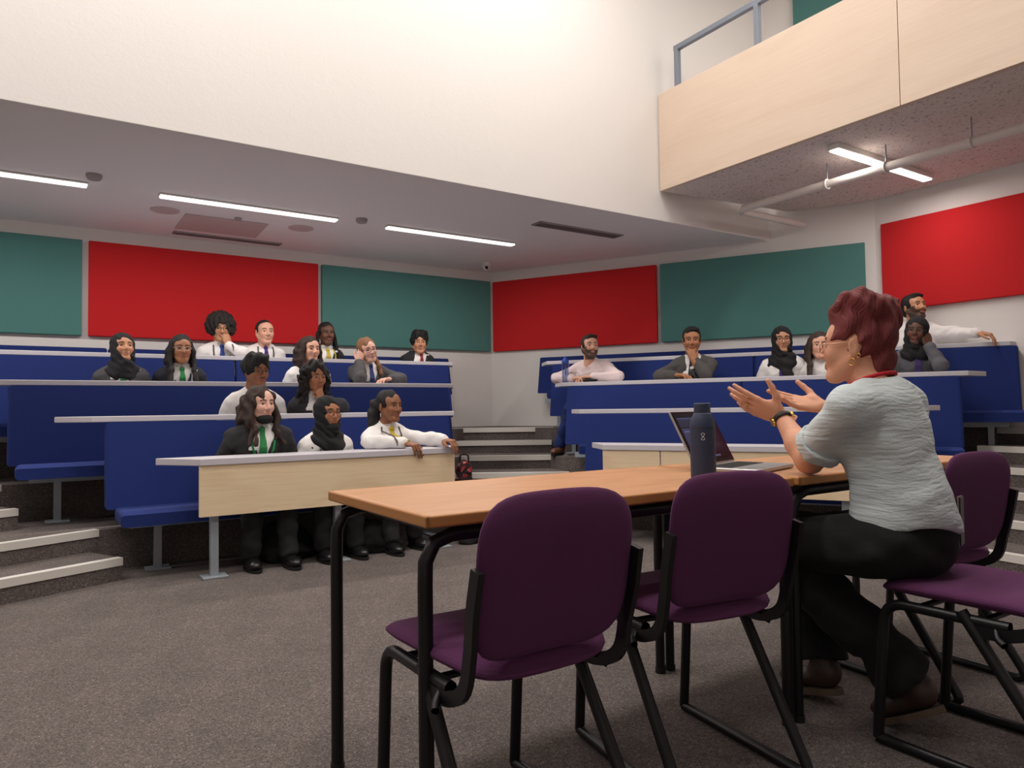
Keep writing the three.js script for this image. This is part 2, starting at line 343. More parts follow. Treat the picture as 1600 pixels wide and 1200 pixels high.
{
  const l = Math.hypot(W2[0] - A[0], W2[1] - A[1]);
  wallPanel(A, W2, 0.045, 2.06, 1.645, 2.484, M.red, 'red fabric panel behind the bearded man by the room corner');
  wallPanel(A, W2, 2.105, 4.075, 1.645, 2.484, M.teal, 'teal fabric panel behind the boy in the grey blazer');
  wallPanel(W2, W3, 0.075, 2.3, 1.816, 2.628, M.red, 'red fabric panel under the balcony lamp behind the man in white');
  wallPanel(A, W2, 3.50, 4.1, 4.45, 5.15, M.teal, 'small teal fabric panel up on the balcony level');
}

// ---------------------------------------------------------------- balcony with railing, pipe and lamp
const PT = (c, t) => FL.at(c, t);
{
  const o = thing('balcony', 'plywood fronted balcony jutting over the right hand seats', 'balcony', [1.31, 2.87, -6.32]);
  const far = c => PT(c, 6.56);
  wpart(o, 'deck', prism([PT(4.49, 4.66), PT(-0.4, 4.66), PT(-0.4, 6.54), PT(3.66, 6.54), [2.75, 7.03]], 2.885, 3.06), M.wall);
  wpart(o, 'underside_tiles', prism([PT(4.49, 4.645), PT(-0.4, 4.645), PT(-0.4, 6.54), PT(3.66, 6.54), [2.75, 7.03]], 2.87, 2.885), M.tiles, 'grey fissured mineral tile underside');
  for (const [c0, c1] of [[4.49, 2.378], [2.372, 0.9], [0.894, -0.4]])
    wpart(o, 'front_board', prism([PT(c0, 4.60), PT(c1, 4.60), PT(c1, 4.64), PT(c0, 4.64)].reverse(), 2.868, 3.735, 0.003), M.ply, 'pale plywood board');
  const g = thing('balcony_railing', 'grey steel handrail on posts behind the balcony boards', 'railing', [1.43, 3.06, -6.18]);
  for (const c of [4.35, 3.51, 2.67, 1.83, 0.99]) { const p = PT(c, 4.70), b = box(-0.022, 0.022, 0, 1.06, -0.022, 0.022, 0.004); b.rotateY(FL.yaw); b.translate(p[0], 3.06, -p[1]); wpart(g, 'post', b, M.rail); }
  const r0 = PT(4.37, 4.70), r1 = PT(0.6, 4.70);
  wpart(g, 'handrail', prism([PT(4.375, 4.678), PT(0.6, 4.678), PT(0.6, 4.722), PT(4.375, 4.722)].reverse(), 4.10, 4.145, 0.004), M.rail);
}
{
  const o = thing('ceiling_pipe', 'white service pipe hung on rods beneath the balcony', 'pipe', [2.03, 2.7, -6.36]);
  const P3 = (c, t, y) => { const p = PT(c, t); return V(p[0], y, -p[1]); };
  wpart(o, 'pipe_run', bentTube([P3(-0.3, 5.2, 2.70), P3(4.15, 5.2, 2.70), P3(4.15, 6.18, 2.70)], 0.032, 0.05, 14), M.pipe);
  for (const c of [3.27, 2.80, 2.22, 1.1]) {
    const h = wpart(o, 'hanger', tube([P3(c, 5.2, 2.868), P3(c, 5.2, 2.8), P3(c, 5.2, 2.735)], 0.005, 6), M.steel);
    const cl = new THREE.TorusGeometry(0.037, 0.007, 8, 20); cl.rotateY(FL.yaw); const p = P3(c, 5.2, 2.70); cl.translate(p.x - o.position.x, p.y - o.position.y, p.z - o.position.z); part(h, 'clamp', cl.toNonIndexed(), M.alu);
  }
}
// strip lamps: body + glowing face + area light of the same size just below the face
function stripLamp(c0, t0, t1, y, power, label, drop = 0.05, w = 0.075) {
  const m = PT(c0, (t0 + t1) / 2), L = t1 - t0, o = thing('strip_light', label, 'ceiling light', [m[0], y, -m[1]], 'linear ceiling lights');
  const ang = Math.atan2(0.555, 0.832);
  const b = box(-L / 2 - 0.01, L / 2 + 0.01, -drop, 0, -w / 2 - 0.012, w / 2 + 0.012, 0.006), f = box(-L / 2, L / 2, -drop - 0.012, -drop + 0.004, -w / 2, w / 2, 0.006);
  b.rotateY(ang); f.rotateY(ang); part(o, 'housing', b, M.lampBody); part(o, 'diffuser', f, M.glow, 'glowing white diffuser');
  const li = new THREE.RectAreaLight(WARM, power, L, w); li.position.set(0, -drop - 0.02, 0); li.rotation.order = 'YXZ'; li.rotation.set(-Math.PI / 2, ang, 0); li.castShadow = true; li.name = 'lamp_light'; o.add(li);
}
const nth = ['glowing strip light in the low ceiling beyond the teal panel', 'glowing strip light in the low ceiling beside the round detector', 'glowing strip light in the low ceiling in front of the hatch', 'glowing strip light in the low ceiling next to the dome camera'];
[[-2.85, -1.49], [-1.06, 0.303], [0.777, 2.15], [2.615, 3.974]].forEach(([a, b], i) => stripLamp(5.905, a, b, 2.609, SOFFIT_LIGHT, nth[i], 0.012));
stripLamp(3.0, 4.863, 6.21, 2.87, BALCONY_LIGHT, 'glowing strip light crossing the pipe beneath the balcony', 0.04);
for (const [c, t, s] of [[3.2, -2.6, 'above the left aisle'], [3.2, -0.2, 'over the floor before the front desk'], [3.2, 2.2, 'over the corner steps'], [1.5, 5.0, 'above the balcony'], [0.7, -2.0, 'over the open floor'], [0.7, 0.4, 'over the beech tables'], [0.7, 2.8, 'over the tables near the balcony']])
  stripLamp(c, t, t + 1.5, CEIL - 0.02, HALL_LIGHT * (c > 2 ? 1.5 : 0.8), 'wide light panel in the high ceiling ' + s, 0.06, 0.6);

// fittings in the low ceiling
function disc(name, c, t, r, h, mat, label, cat) {
  const p = PT(c, t), g = new THREE.LatheGeometry([[0, 0], [r * 0.8, 0], [r, h * 0.45], [r, h], [0, h]].map(q => new THREE.Vector2(q[0], q[1])), 28).toNonIndexed(); g.computeVertexNormals();
  const o = solo(name, g, mat, label, cat); o.position.set(p[0], 2.61 - h, -p[1]); return o;
}
disc('smoke_detector', 5.652, 0.332, 0.05, 0.035, M.plasticGrey, 'round detector between two strip lights above the left seats', 'detector');
disc('smoke_detector', 5.80, 2.335, 0.05, 0.035, M.plasticGrey, 'round detector beside the strip light nearest the dome camera', 'detector');
disc('smoke_detector', 6.30, 1.429, 0.03, 0.02, M.plasticGrey, 'tiny round sensor beside the ceiling hatch', 'sensor');
disc('ceiling_speaker', 6.356, 0.874, 0.11, 0.012, M.hatch, 'round flush speaker left of the ceiling hatch', 'speaker');
disc('ceiling_speaker', 6.372, 1.987, 0.11, 0.012, M.hatch, 'round flush speaker right of the ceiling hatch', 'speaker');
{
  const p = PT(6.85, 4.24), o = thing('dome_camera', 'small white dome camera on the low ceiling at the room corner', 'camera', [p[0], 2.53, -p[1]]);
  part(o, 'mount', new THREE.CylinderGeometry(0.045, 0.055, 0.04, 24).translate(0, 0.06, 0), M.lampBody);
  part(o, 'dome', new THREE.SphereGeometry(0.042, 20, 12).translate(0, 0.035, 0), M.lampBody); part(o, 'lens_window', new THREE.SphereGeometry(0.022, 14, 10).translate(0.004, 0.022, 0.026), M.dark);
}
centred('access_hatch', prism(plan(FL, [[6.37, 1.03], [6.37, 1.70], [6.92, 1.73], [6.92, 1.03]]), 2.600, 2.609, 0.002), M.hatch, 'flat square hatch set in the low ceiling', 'hatch');
function grilleThing(c0, c1, t0, t1, label, slats) {
  const m = PT((c0 + c1) / 2, (t0 + t1) / 2), o = thing('air_vent', label, 'vent', [m[0], 2.595, -m[1]]);
  for (const [a, b, e, f] of [[c0, c0 + 0.012, t0, t1], [c1 - 0.012, c1, t0, t1], [c0, c1, t0, t0 + 0.012], [c0, c1, t1 - 0.012, t1]]) wpart(o, 'frame', prism(plan(FL, [[a, e], [a, f], [b, f], [b, e]]), 2.598, 2.612), M.plasticGrey);
  wpart(o, 'backing', prism(plan(FL, [[c0, t0], [c0, t1], [c1, t1], [c1, t0]]), 2.6085, 2.6095), M.plasticGrey);
  for (let i = 1; i < slats; i++) { const c = c0 + (c1 - c0) * i / slats; wpart(o, 'slat', prism(plan(FL, [[c - 0.006, t0], [c - 0.006, t1], [c + 0.006, t1], [c + 0.006, t0]]), 2.60, 2.611), M.grille); }
}
grilleThing(7.04, 7.14, 1.04, 2.01, 'long slotted air vent behind the ceiling hatch', 5);
grilleThing(5.06, 5.20, 3.70, 4.68, 'slotted air vent near the edge of the low ceiling', 7);

// ---------------------------------------------------------------- implicit surfaces (smooth unions of tapered capsules, meshed with surface nets)
class Field {
  constructor(mn, mx, cell) {
    this.o = mn; this.c = cell; this.n = [0, 1, 2].map(i => Math.ceil((mx[i] - mn[i]) / cell) + 1);
    this.v = new Float32Array(this.n[0] * this.n[1] * this.n[2]).fill(0.1);
  }
  each(mn, mx, fn) {
    const { o, c, n, v } = this, a = [], b = [];
    for (let i = 0; i < 3; i++) { a[i] = Math.max(0, Math.floor((mn[i] - o[i]) / c)); b[i] = Math.min(n[i] - 1, Math.ceil((mx[i] - o[i]) / c)); }
    for (let k = a[2]; k <= b[2]; k++) for (let j = a[1]; j <= b[1]; j++) { let id = (k * n[1] + j) * n[0] + a[0]; for (let i = a[0]; i <= b[0]; i++, id++) v[id] = fn(o[0] + i * c, o[1] + j * c, o[2] + k * c, v[id]); }
  }
  add(p, k = 0.02) {
    const m = 0.045, kk = Math.max(k, 1e-5);
    this.each(p.mn.map(q => q - m), p.mx.map(q => q + m), (x, y, z, f) => { const d = p.d(x, y, z), h = Math.max(kk - Math.abs(f - d), 0) / kk; return Math.min(f, d) - h * h * kk * 0.25; });
    return this;
  }
  cut(p, k = 0.006) {
    const kk = Math.max(k, 1e-5);
    this.each(p.mn.map(q => q - 0.03), p.mx.map(q => q + 0.03), (x, y, z, f) => { const d = -p.d(x, y, z), h = Math.max(kk - Math.abs(f - d), 0) / kk; return Math.max(f, d) + h * h * kk * 0.25; });
    return this;
  }
  warp(fn) { this.each(this.o, [0, 1, 2].map(i => this.o[i] + this.n[i] * this.c), (x, y, z, f) => Math.abs(f) < 0.05 ? f + fn(x, y, z) : f); return this; }
  at(x, y, z) { const { o, c, n, v } = this, i = Math.round((x - o[0]) / c), j = Math.round((y - o[1]) / c), k = Math.round((z - o[2]) / c); if (i < 0 || j < 0 || k < 0 || i >= n[0] || j >= n[1] || k >= n[2]) return 0.1; return v[(k * n[1] + j) * n[0] + i]; }
  front(x, y) { for (let z = this.o[2] + (this.n[2] - 1) * this.c; z > this.o[2]; z -= this.c / 2) if (this.at(x, y, z) < 0) return z; return null; }
  geo(colour) {
    const { o, c, n, v } = this, [nx, ny, nz] = n, idx = new Int32Array(nx * ny * nz).fill(-1), pos = [], ind = [];
    const id = (i, j, k) => (k * ny + j) * nx + i;
    for (let k = 0; k < nz - 1; k++) for (let j = 0; j < ny - 1; j++) for (let i = 0; i < nx - 1; i++) {
      let m = 0; const b = id(i, j, k);
      const s = [v[b], v[b + 1], v[b + nx], v[b + nx + 1], v[b + nx * ny], v[b + nx * ny + 1], v[b + nx * ny + nx], v[b + nx * ny + nx + 1]];
      for (let q = 0; q < 8; q++) if (s[q] < 0) m++;
      if (m === 0 || m === 8) continue;
      let px = 0, py = 0, pz = 0, cnt = 0;
      for (let q = 0; q < 8; q++) for (let bit = 1; bit < 8; bit <<= 1) { const r = q | bit; if (r === q || (s[q] < 0) === (s[r] < 0)) continue; const t = s[q] / (s[q] - s[r]); px += (q & 1) + (bit === 1 ? t : 0); py += ((q >> 1) & 1) + (bit === 2 ? t : 0); pz += ((q >> 2) & 1) + (bit === 4 ? t : 0); cnt++; }
      idx[b] = pos.length / 3; pos.push(o[0] + (i + px / cnt) * c, o[1] + (j + py / cnt) * c, o[2] + (k + pz / cnt) * c);
    }
    const quad = (a, b, cc, d, flip) => { if (a < 0 || b < 0 || cc < 0 || d < 0) return; if (flip) ind.push(a, cc, b, a, d, cc); else ind.push(a, b, cc, a, cc, d); };
    for (let k = 1; k < nz - 1; k++) for (let j = 1; j < ny - 1; j++) for (let i = 1; i < nx - 1; i++) {
      const b = id(i, j, k), s = v[b] < 0;
      if (s !== (v[b + 1] < 0)) quad(idx[id(i, j - 1, k - 1)], idx[id(i, j, k - 1)], idx[b], idx[id(i, j - 1, k)], !s);
      if (s !== (v[b + nx] < 0)) quad(idx[id(i - 1, j, k - 1)], idx[id(i - 1, j, k)], idx[b], idx[id(i, j, k - 1)], !s);
      if (s !== (v[b + nx * ny] < 0)) quad(idx[id(i - 1, j - 1, k)], idx[id(i, j - 1, k)], idx[b], idx[id(i - 1, j, k)], !s);
    }
    const g = new THREE.BufferGeometry(); g.setAttribute('position', new THREE.Float32BufferAttribute(pos, 3)); g.setIndex(ind); g.computeVertexNormals();
    const uv = new Float32Array(pos.length / 3 * 2); for (let i = 0; i < pos.length / 3; i++) { uv[2 * i] = pos[3 * i] * 0.8 + pos[3 * i + 2] * 0.6; uv[2 * i + 1] = pos[3 * i + 1]; }
    g.setAttribute('uv', new THREE.BufferAttribute(uv, 2));
    if (colour) paint(g, colour); return g;
  }
}
function paint(g, colour) { const p = g.attributes.position, a = new Float32Array(p.count * 3), c = new THREE.Color(); for (let i = 0; i < p.count; i++) { const q = colour(p.getX(i), p.getY(i), p.getZ(i)); c.copy(q); a[3 * i] = c.r; a[3 * i + 1] = c.g; a[3 * i + 2] = c.b; } g.setAttribute('color', new THREE.BufferAttribute(a, 3)); return g; }
// tapered capsule a-b
function cap(a, b, r1, r2 = r1) {
  const ax = a.x, ay = a.y, az = a.z, bx = b.x - ax, by = b.y - ay, bz = b.z - az, l2 = bx * bx + by * by + bz * bz || 1e-9, R = Math.max(r1, r2);
  return { mn: [Math.min(a.x, b.x) - R, Math.min(a.y, b.y) - R, Math.min(a.z, b.z) - R], mx: [Math.max(a.x, b.x) + R, Math.max(a.y, b.y) + R, Math.max(a.z, b.z) + R],
    d: (x, y, z) => { const px = x - ax, py = y - ay, pz = z - az, t = Math.max(0, Math.min(1, (px * bx + py * by + pz * bz) / l2)); const qx = px - bx * t, qy = py - by * t, qz = pz - bz * t; return Math.sqrt(qx * qx + qy * qy + qz * qz) - (r1 + (r2 - r1) * t); } };
}
// ellipsoid, optional rotation as quaternion
function ell(c, r, q) {
  const R = Math.max(r.x, r.y, r.z), w = q ? q.clone().invert() : null, p = V(0, 0, 0), ex = q ? R : r.x, ey = q ? R : r.y, ez = q ? R : r.z;
  return { mn: [c.x - ex, c.y - ey, c.z - ez], mx: [c.x + ex, c.y + ey, c.z + ez],
    d: (x, y, z) => { p.set(x - c.x, y - c.y, z - c.z); if (w) p.applyQuaternion(w); const k0 = Math.hypot(p.x / r.x, p.y / r.y, p.z / r.z), k1 = Math.hypot(p.x / (r.x * r.x), p.y / (r.y * r.y), p.z / (r.z * r.z)); return k1 < 1e-9 ? -Math.min(r.x, r.y, r.z) : k0 * (k0 - 1) / k1; } };
}
const qe = (x, y, z) => new THREE.Quaternion().setFromEuler(new THREE.Euler(x, y, z, 'YXZ'));

// ---------------------------------------------------------------- head, hands
const headCache = {};
function headField(kind, cell) {
  const key = kind + cell; if (headCache[key]) return headCache[key];
  const man = kind === 'm', F = new Field([-0.105, -0.235, -0.135], [0.105, 0.135, 0.135], cell), jw = man ? 0.056 : 0.050;
  F.add(ell(V(0, 0.030, -0.016), V(0.075, 0.086, 0.093)), 0.01);
  F.add(ell(V(0, -0.030, 0.026), V(0.058, 0.072, 0.062)), 0.03);
  F.add(ell(V(0, 0.035, 0.040), V(0.060, 0.050, 0.046)), 0.03);
  for (const s of [-1, 1]) {
    F.add(cap(V(s * jw, -0.045, -0.002), V(s * 0.022, -0.094, 0.056), 0.017, 0.016), 0.03);
    F.add(ell(V(s * 0.036, -0.026, 0.064), V(0.022, 0.022, 0.020)), 0.025);
  }
  F.add(cap(V(-0.012, -0.096, 0.066), V(0.012, -0.096, 0.066), 0.0165), 0.022);
  F.add(cap(V(-0.036, 0.024, 0.074), V(0.036, 0.024, 0.074), man ? 0.012 : 0.010), 0.016);
  for (const s of [-1, 1]) F.cut(ell(V(s * 0.031, 0.003, 0.094), V(0.019, 0.012, 0.014)), 0.014);
  F.add(cap(V(0, 0.014, 0.084), V(0, -0.026, 0.104), 0.0075, 0.0105), 0.010);
  for (const s of [-1, 1]) F.add(ell(V(s * 0.0115, -0.031, 0.095), V(0.0085, 0.007, 0.010)), 0.006);
  F.add(cap(V(-0.017, -0.0555, 0.083), V(0.017, -0.0555, 0.083), 0.0065, 0.0065), 0.007);
  F.add(cap(V(-0.014, -0.0665, 0.083), V(0.014, -0.0665, 0.083), 0.0072, 0.0072), 0.006);
  for (const s of [-1, 1]) { // lids and ears
    F.add(cap(V(s * 0.018, 0.0105, 0.0805), V(s * 0.044, 0.0090, 0.0735), 0.0048, 0.0045), 0.005);
    F.add(cap(V(s * 0.018, -0.0065, 0.0795), V(s * 0.044, -0.0055, 0.0725), 0.0040, 0.0040), 0.005);
    F.add(ell(V(s * 0.077, -0.004, -0.012), V(0.0075, 0.031, 0.018), qe(0.12, s * 0.35, 0)), 0.006);
    F.cut(ell(V(s * 0.0875, -0.001, -0.008), V(0.0045, 0.018, 0.009), qe(0.1, s * 0.35, 0)), 0.005);
    F.add(ell(V(s * 0.075, -0.032, -0.006), V(0.006, 0.009, 0.008)), 0.005);
  }
  F.add(cap(V(0, -0.055, -0.022), V(0, -0.215, -0.045), man ? 0.053 : 0.046, man ? 0.060 : 0.052), 0.022);
  return headCache[key] = F;
}
function col(hex) { return new THREE.Color(hex); }
// head in its own frame: face along +z, origin at the middle of the head
function headGeo(kind, cell, skin, o = {}) {
  const S = col(skin), lip = S.clone().lerp(col(o.lip || 0x9c3f42), 0.45), brow = col(o.brow || 0x1d1512), beard = o.beard ? col(o.beard) : null, cheek = S.clone().lerp(col(0xb5534a), 0.16);
  const F = headField(kind, cell);
  const g = F.geo((x, y, z) => {
    const ax = Math.abs(x);
    if (z > 0.055 && ax < 0.050 && ax > 0.011 && Math.abs(y - (0.0285 - 0.10 * Math.abs(ax - 0.030))) < 0.0042) return brow;
    if (z > 0.06 && ax < 0.0235 && Math.abs(y + 0.0610) < 0.0120 * (1 - (ax / 0.0235) * (ax / 0.0235))) return Math.abs(y + 0.0608) < 0.0022 ? lip.clone().multiplyScalar(0.6) : lip;
    if (beard && z > -0.01 && y < -0.035 - (z < 0.03 ? (0.03 - z) * 0.5 : 0) + (ax > 0.045 ? 0.03 : 0) && y > -0.125 && !(z > 0.075 && y > -0.043)) return S.clone().lerp(beard, 0.88);
    if (o.moustache && z > 0.07 && ax < 0.026 && y < -0.040 && y > -0.0495) return S.clone().lerp(col(o.moustache), 0.7);
    if (ax > 0.022 && ax < 0.055 && y < -0.012 && y > -0.04 && z > 0.05) return cheek;
    return S;
  });
  const parts = [g];
  for (const s of [-1, 1]) {
    const e = new THREE.SphereGeometry(0.0125, 16, 12); e.rotateX(Math.PI / 2); const yw = (o.gaze || 0) + s * 0.10; e.rotateY(yw); e.translate(s * 0.031, 0.0022, 0.0705);
    const dir = V(Math.sin(yw), 0, Math.cos(yw)), ir = col(o.iris || 0x24150e), wh = col(0xd9d2cc), pu = col(0x060505);
    paint(e, (x, y, z) => { const q = V(x - s * 0.031, y - 0.0022, z - 0.0705).normalize().dot(dir); return q > 0.975 ? pu : q > 0.86 ? ir : wh; }); parts.push(e);
  }
  return merge(parts);
}
const handCache = {};
const POSES = { // per finger [knuckle, middle, end] bends; thumb [out, forward, bend]
  relaxed: { f: [[0.35, 0.5, 0.3], [0.4, 0.55, 0.3], [0.45, 0.6, 0.3], [0.5, 0.6, 0.35]], sp: 0.06, th: [0.65, 0.35, 0.35] },
  fist: { f: [[1.3, 1.6, 0.9], [1.35, 1.65, 0.9], [1.4, 1.65, 0.9], [1.4, 1.6, 0.9]], sp: 0.0, th: [0.25, 0.75, 0.7] },
  cup: { f: [[0.6, 0.8, 0.5], [0.65, 0.85, 0.5], [0.75, 0.9, 0.5], [0.85, 0.9, 0.5]], sp: 0.03, th: [0.6, 0.45, 0.3] },
  open: { f: [[0.02, 0.10, 0.08], [0.08, 0.14, 0.10], [0.16, 0.2, 0.12], [0.26, 0.26, 0.14]], sp: 0.12, th: [1.0, 0.25, 0.15] },
  droop: { f: [[0.75, 0.35, 0.2], [0.8, 0.4, 0.2], [0.85, 0.4, 0.2], [0.9, 0.45, 0.2]], sp: 0.10, th: [0.6, 0.3, 0.3] },
};
// right hand: wrist at origin, fingers along +y, palm facing +z, thumb on +x
function handField(pose) {
  if (handCache[pose]) return handCache[pose];
  const P = POSES[pose], F = new Field([-0.075, -0.05, -0.06], [0.12, 0.215, 0.135], 0.0034), X = [0.029, 0.0095, -0.0105, -0.029], L = [[0.043, 0.026, 0.022], [0.047, 0.030, 0.023], [0.044, 0.028, 0.022], [0.034, 0.021, 0.019]], Y = [0.092, 0.096, 0.091, 0.082];
  F.add(cap(V(0, -0.04, 0), V(0, 0.005, 0), 0.024, 0.024), 0.01);
  F.add(ell(V(0, 0.045, 0), V(0.038, 0.055, 0.0145)), 0.016);
  F.add(ell(V(0.022, 0.030, 0.010), V(0.016, 0.032, 0.014), qe(0, 0, -0.35)), 0.012);
  for (let i = 0; i < 4; i++) {
    F.add(cap(V(X[i] * 0.6, 0.03, 0), V(X[i], Y[i], 0), 0.012, 0.0105), 0.010);
    let p = V(X[i], Y[i], 0), a = 0; const yaw = -X[i] / 0.03 * P.sp; // spread fans the fingers
    for (let j = 0; j < 3; j++) { a += P.f[i][j]; const d = V(Math.sin(-yaw) * Math.cos(a), Math.cos(yaw) * Math.cos(a), Math.sin(a)), q = p.clone().addScaledVector(d, L[i][j]); F.add(cap(p, q, 0.0098 - j * 0.0010, 0.0090 - j * 0.0012), 0.0035); p = q; }
  }
  const [o, f, b] = P.th; let p = V(0.026, 0.022, 0.006), d = V(Math.sin(o), Math.cos(o) * 0.9, Math.sin(f) * 0.8).normalize(), q = p.clone().addScaledVector(d, 0.042); F.add(cap(p, q, 0.0145, 0.0115), 0.012); p = q;
  d = V(d.x - b * 0.6, d.y + 0.35, d.z + b * 0.25).normalize(); q = p.clone().addScaledVector(d, 0.032); F.add(cap(p, q, 0.0112, 0.0098), 0.005); p = q;
  d = V(d.x - b * 0.35, d.y + 0.15, d.z + 0.05).normalize(); q = p.clone().addScaledVector(d, 0.025); F.add(cap(p, q, 0.0098, 0.0080), 0.004);
  return handCache[pose] = F;
}
function handGeo(pose, right, wrist, dir, palm, skin, scale = 1) {
  const g = handField(pose).geo(); const y = dir.clone().normalize(), z = palm.clone().addScaledVector(y, -palm.dot(y)).normalize(), x = y.clone().cross(z);
  if (!right) { g.scale(-1, 1, 1); const id = g.index.array; for (let i = 0; i < id.length; i += 3) { const t = id[i]; id[i] = id[i + 1]; id[i + 1] = t; } }
  g.scale(scale, scale, scale); g.applyMatrix4(new THREE.Matrix4().makeBasis(x, y, z).setPosition(wrist)); g.computeVertexNormals();
  const S = col(skin); return paint(g, () => S);
}

// ---------------------------------------------------------------- people
const lerpV = (a, b, t) => a.clone().lerp(b, t);
function torso(F, J, off, k = 0.04, wf = 1) {
  const { hip, sh, sw } = J, ax = sh.clone().sub(hip), P = t => hip.clone().addScaledVector(ax, t);
  F.add(ell(P(0.02), V(0.165 * wf + off, 0.115 + off, 0.130 + off)), 0.01);
  F.add(ell(P(0.36).add(V(0, 0, 0.01)), V(0.135 * wf + off, 0.15 + off, 0.108 + off)), k);
  F.add(ell(P(0.70).add(V(0, 0, 0.012)), V(sw * 0.86 * wf + off, 0.150 + off, 0.110 + off)), k);
  for (const s of [-1, 1]) F.add(cap(sh.clone().add(V(0, -0.035, 0)), sh.clone().add(V(s * (sw - 0.042), -0.052, 0)), 0.055 + off, 0.046 + off), k);
  for (const s of [-1, 1]) F.add(cap(J.neck.clone().add(V(s * 0.02, -0.01, -0.012)), sh.clone().add(V(s * (sw - 0.06), -0.030, -0.006)), 0.036 + off, 0.034 + off), k * 0.8);
}
function armPrims(a, off, end = 1, cut = 1) {
  const w = lerpV(a.el, a.wr, end);
  return [cap(a.sh, a.el, 0.046 + off, 0.038 + off), cap(a.el, w, 0.038 + off, (end > 0.95 ? 0.026 : 0.03) + off)];
}
function bounds(list, m) { const mn = [9, 9, 9], mx = [-9, -9, -9]; for (const p of list) for (let i = 0; i < 3; i++) { const v = p.getComponent(i); mn[i] = Math.min(mn[i], v - m); mx[i] = Math.max(mx[i], v + m); } return [mn, mx]; }
function headMatrix(c, yaw, pitch, roll, s) { const m = new THREE.Matrix4().makeRotationFromEuler(new THREE.Euler(-pitch, yaw, roll, 'YXZ')); m.scale(V(s[0], s[1], s[2])); return m.setPosition(c); }
const folds = (a, fx) => (x, y, z) => a * noise3(x * fx + 3, y * fx * 1.3, z * fx + 1) + a * 0.5 * noise3(x * fx * 2.3, y * fx * 2.9 + 5, z * fx * 2.1);

function glassesGeo(round, w = 0.0235) {
  const list = [];
  for (const s of [-1, 1]) { const r = new THREE.TorusGeometry(w, 0.0017, 6, 28); r.scale(1.06, round ? 1 : 0.74, 1); r.rotateY(s * 0.14); r.translate(s * 0.0315, 0.000, 0.0985); list.push(r.toNonIndexed()); list.push(tube([V(s * 0.055, 0.006, 0.0945), V(s * 0.073, 0.008, 0.05), V(s * 0.0775, 0.010, 0.0), V(s * 0.078, -0.004, -0.022)], 0.0017, 6)); }
  list.push(tube([V(-0.0085, 0.004, 0.101), V(0, 0.008, 0.104), V(0.0085, 0.004, 0.101)], 0.0017, 6)); return merge(list);
}
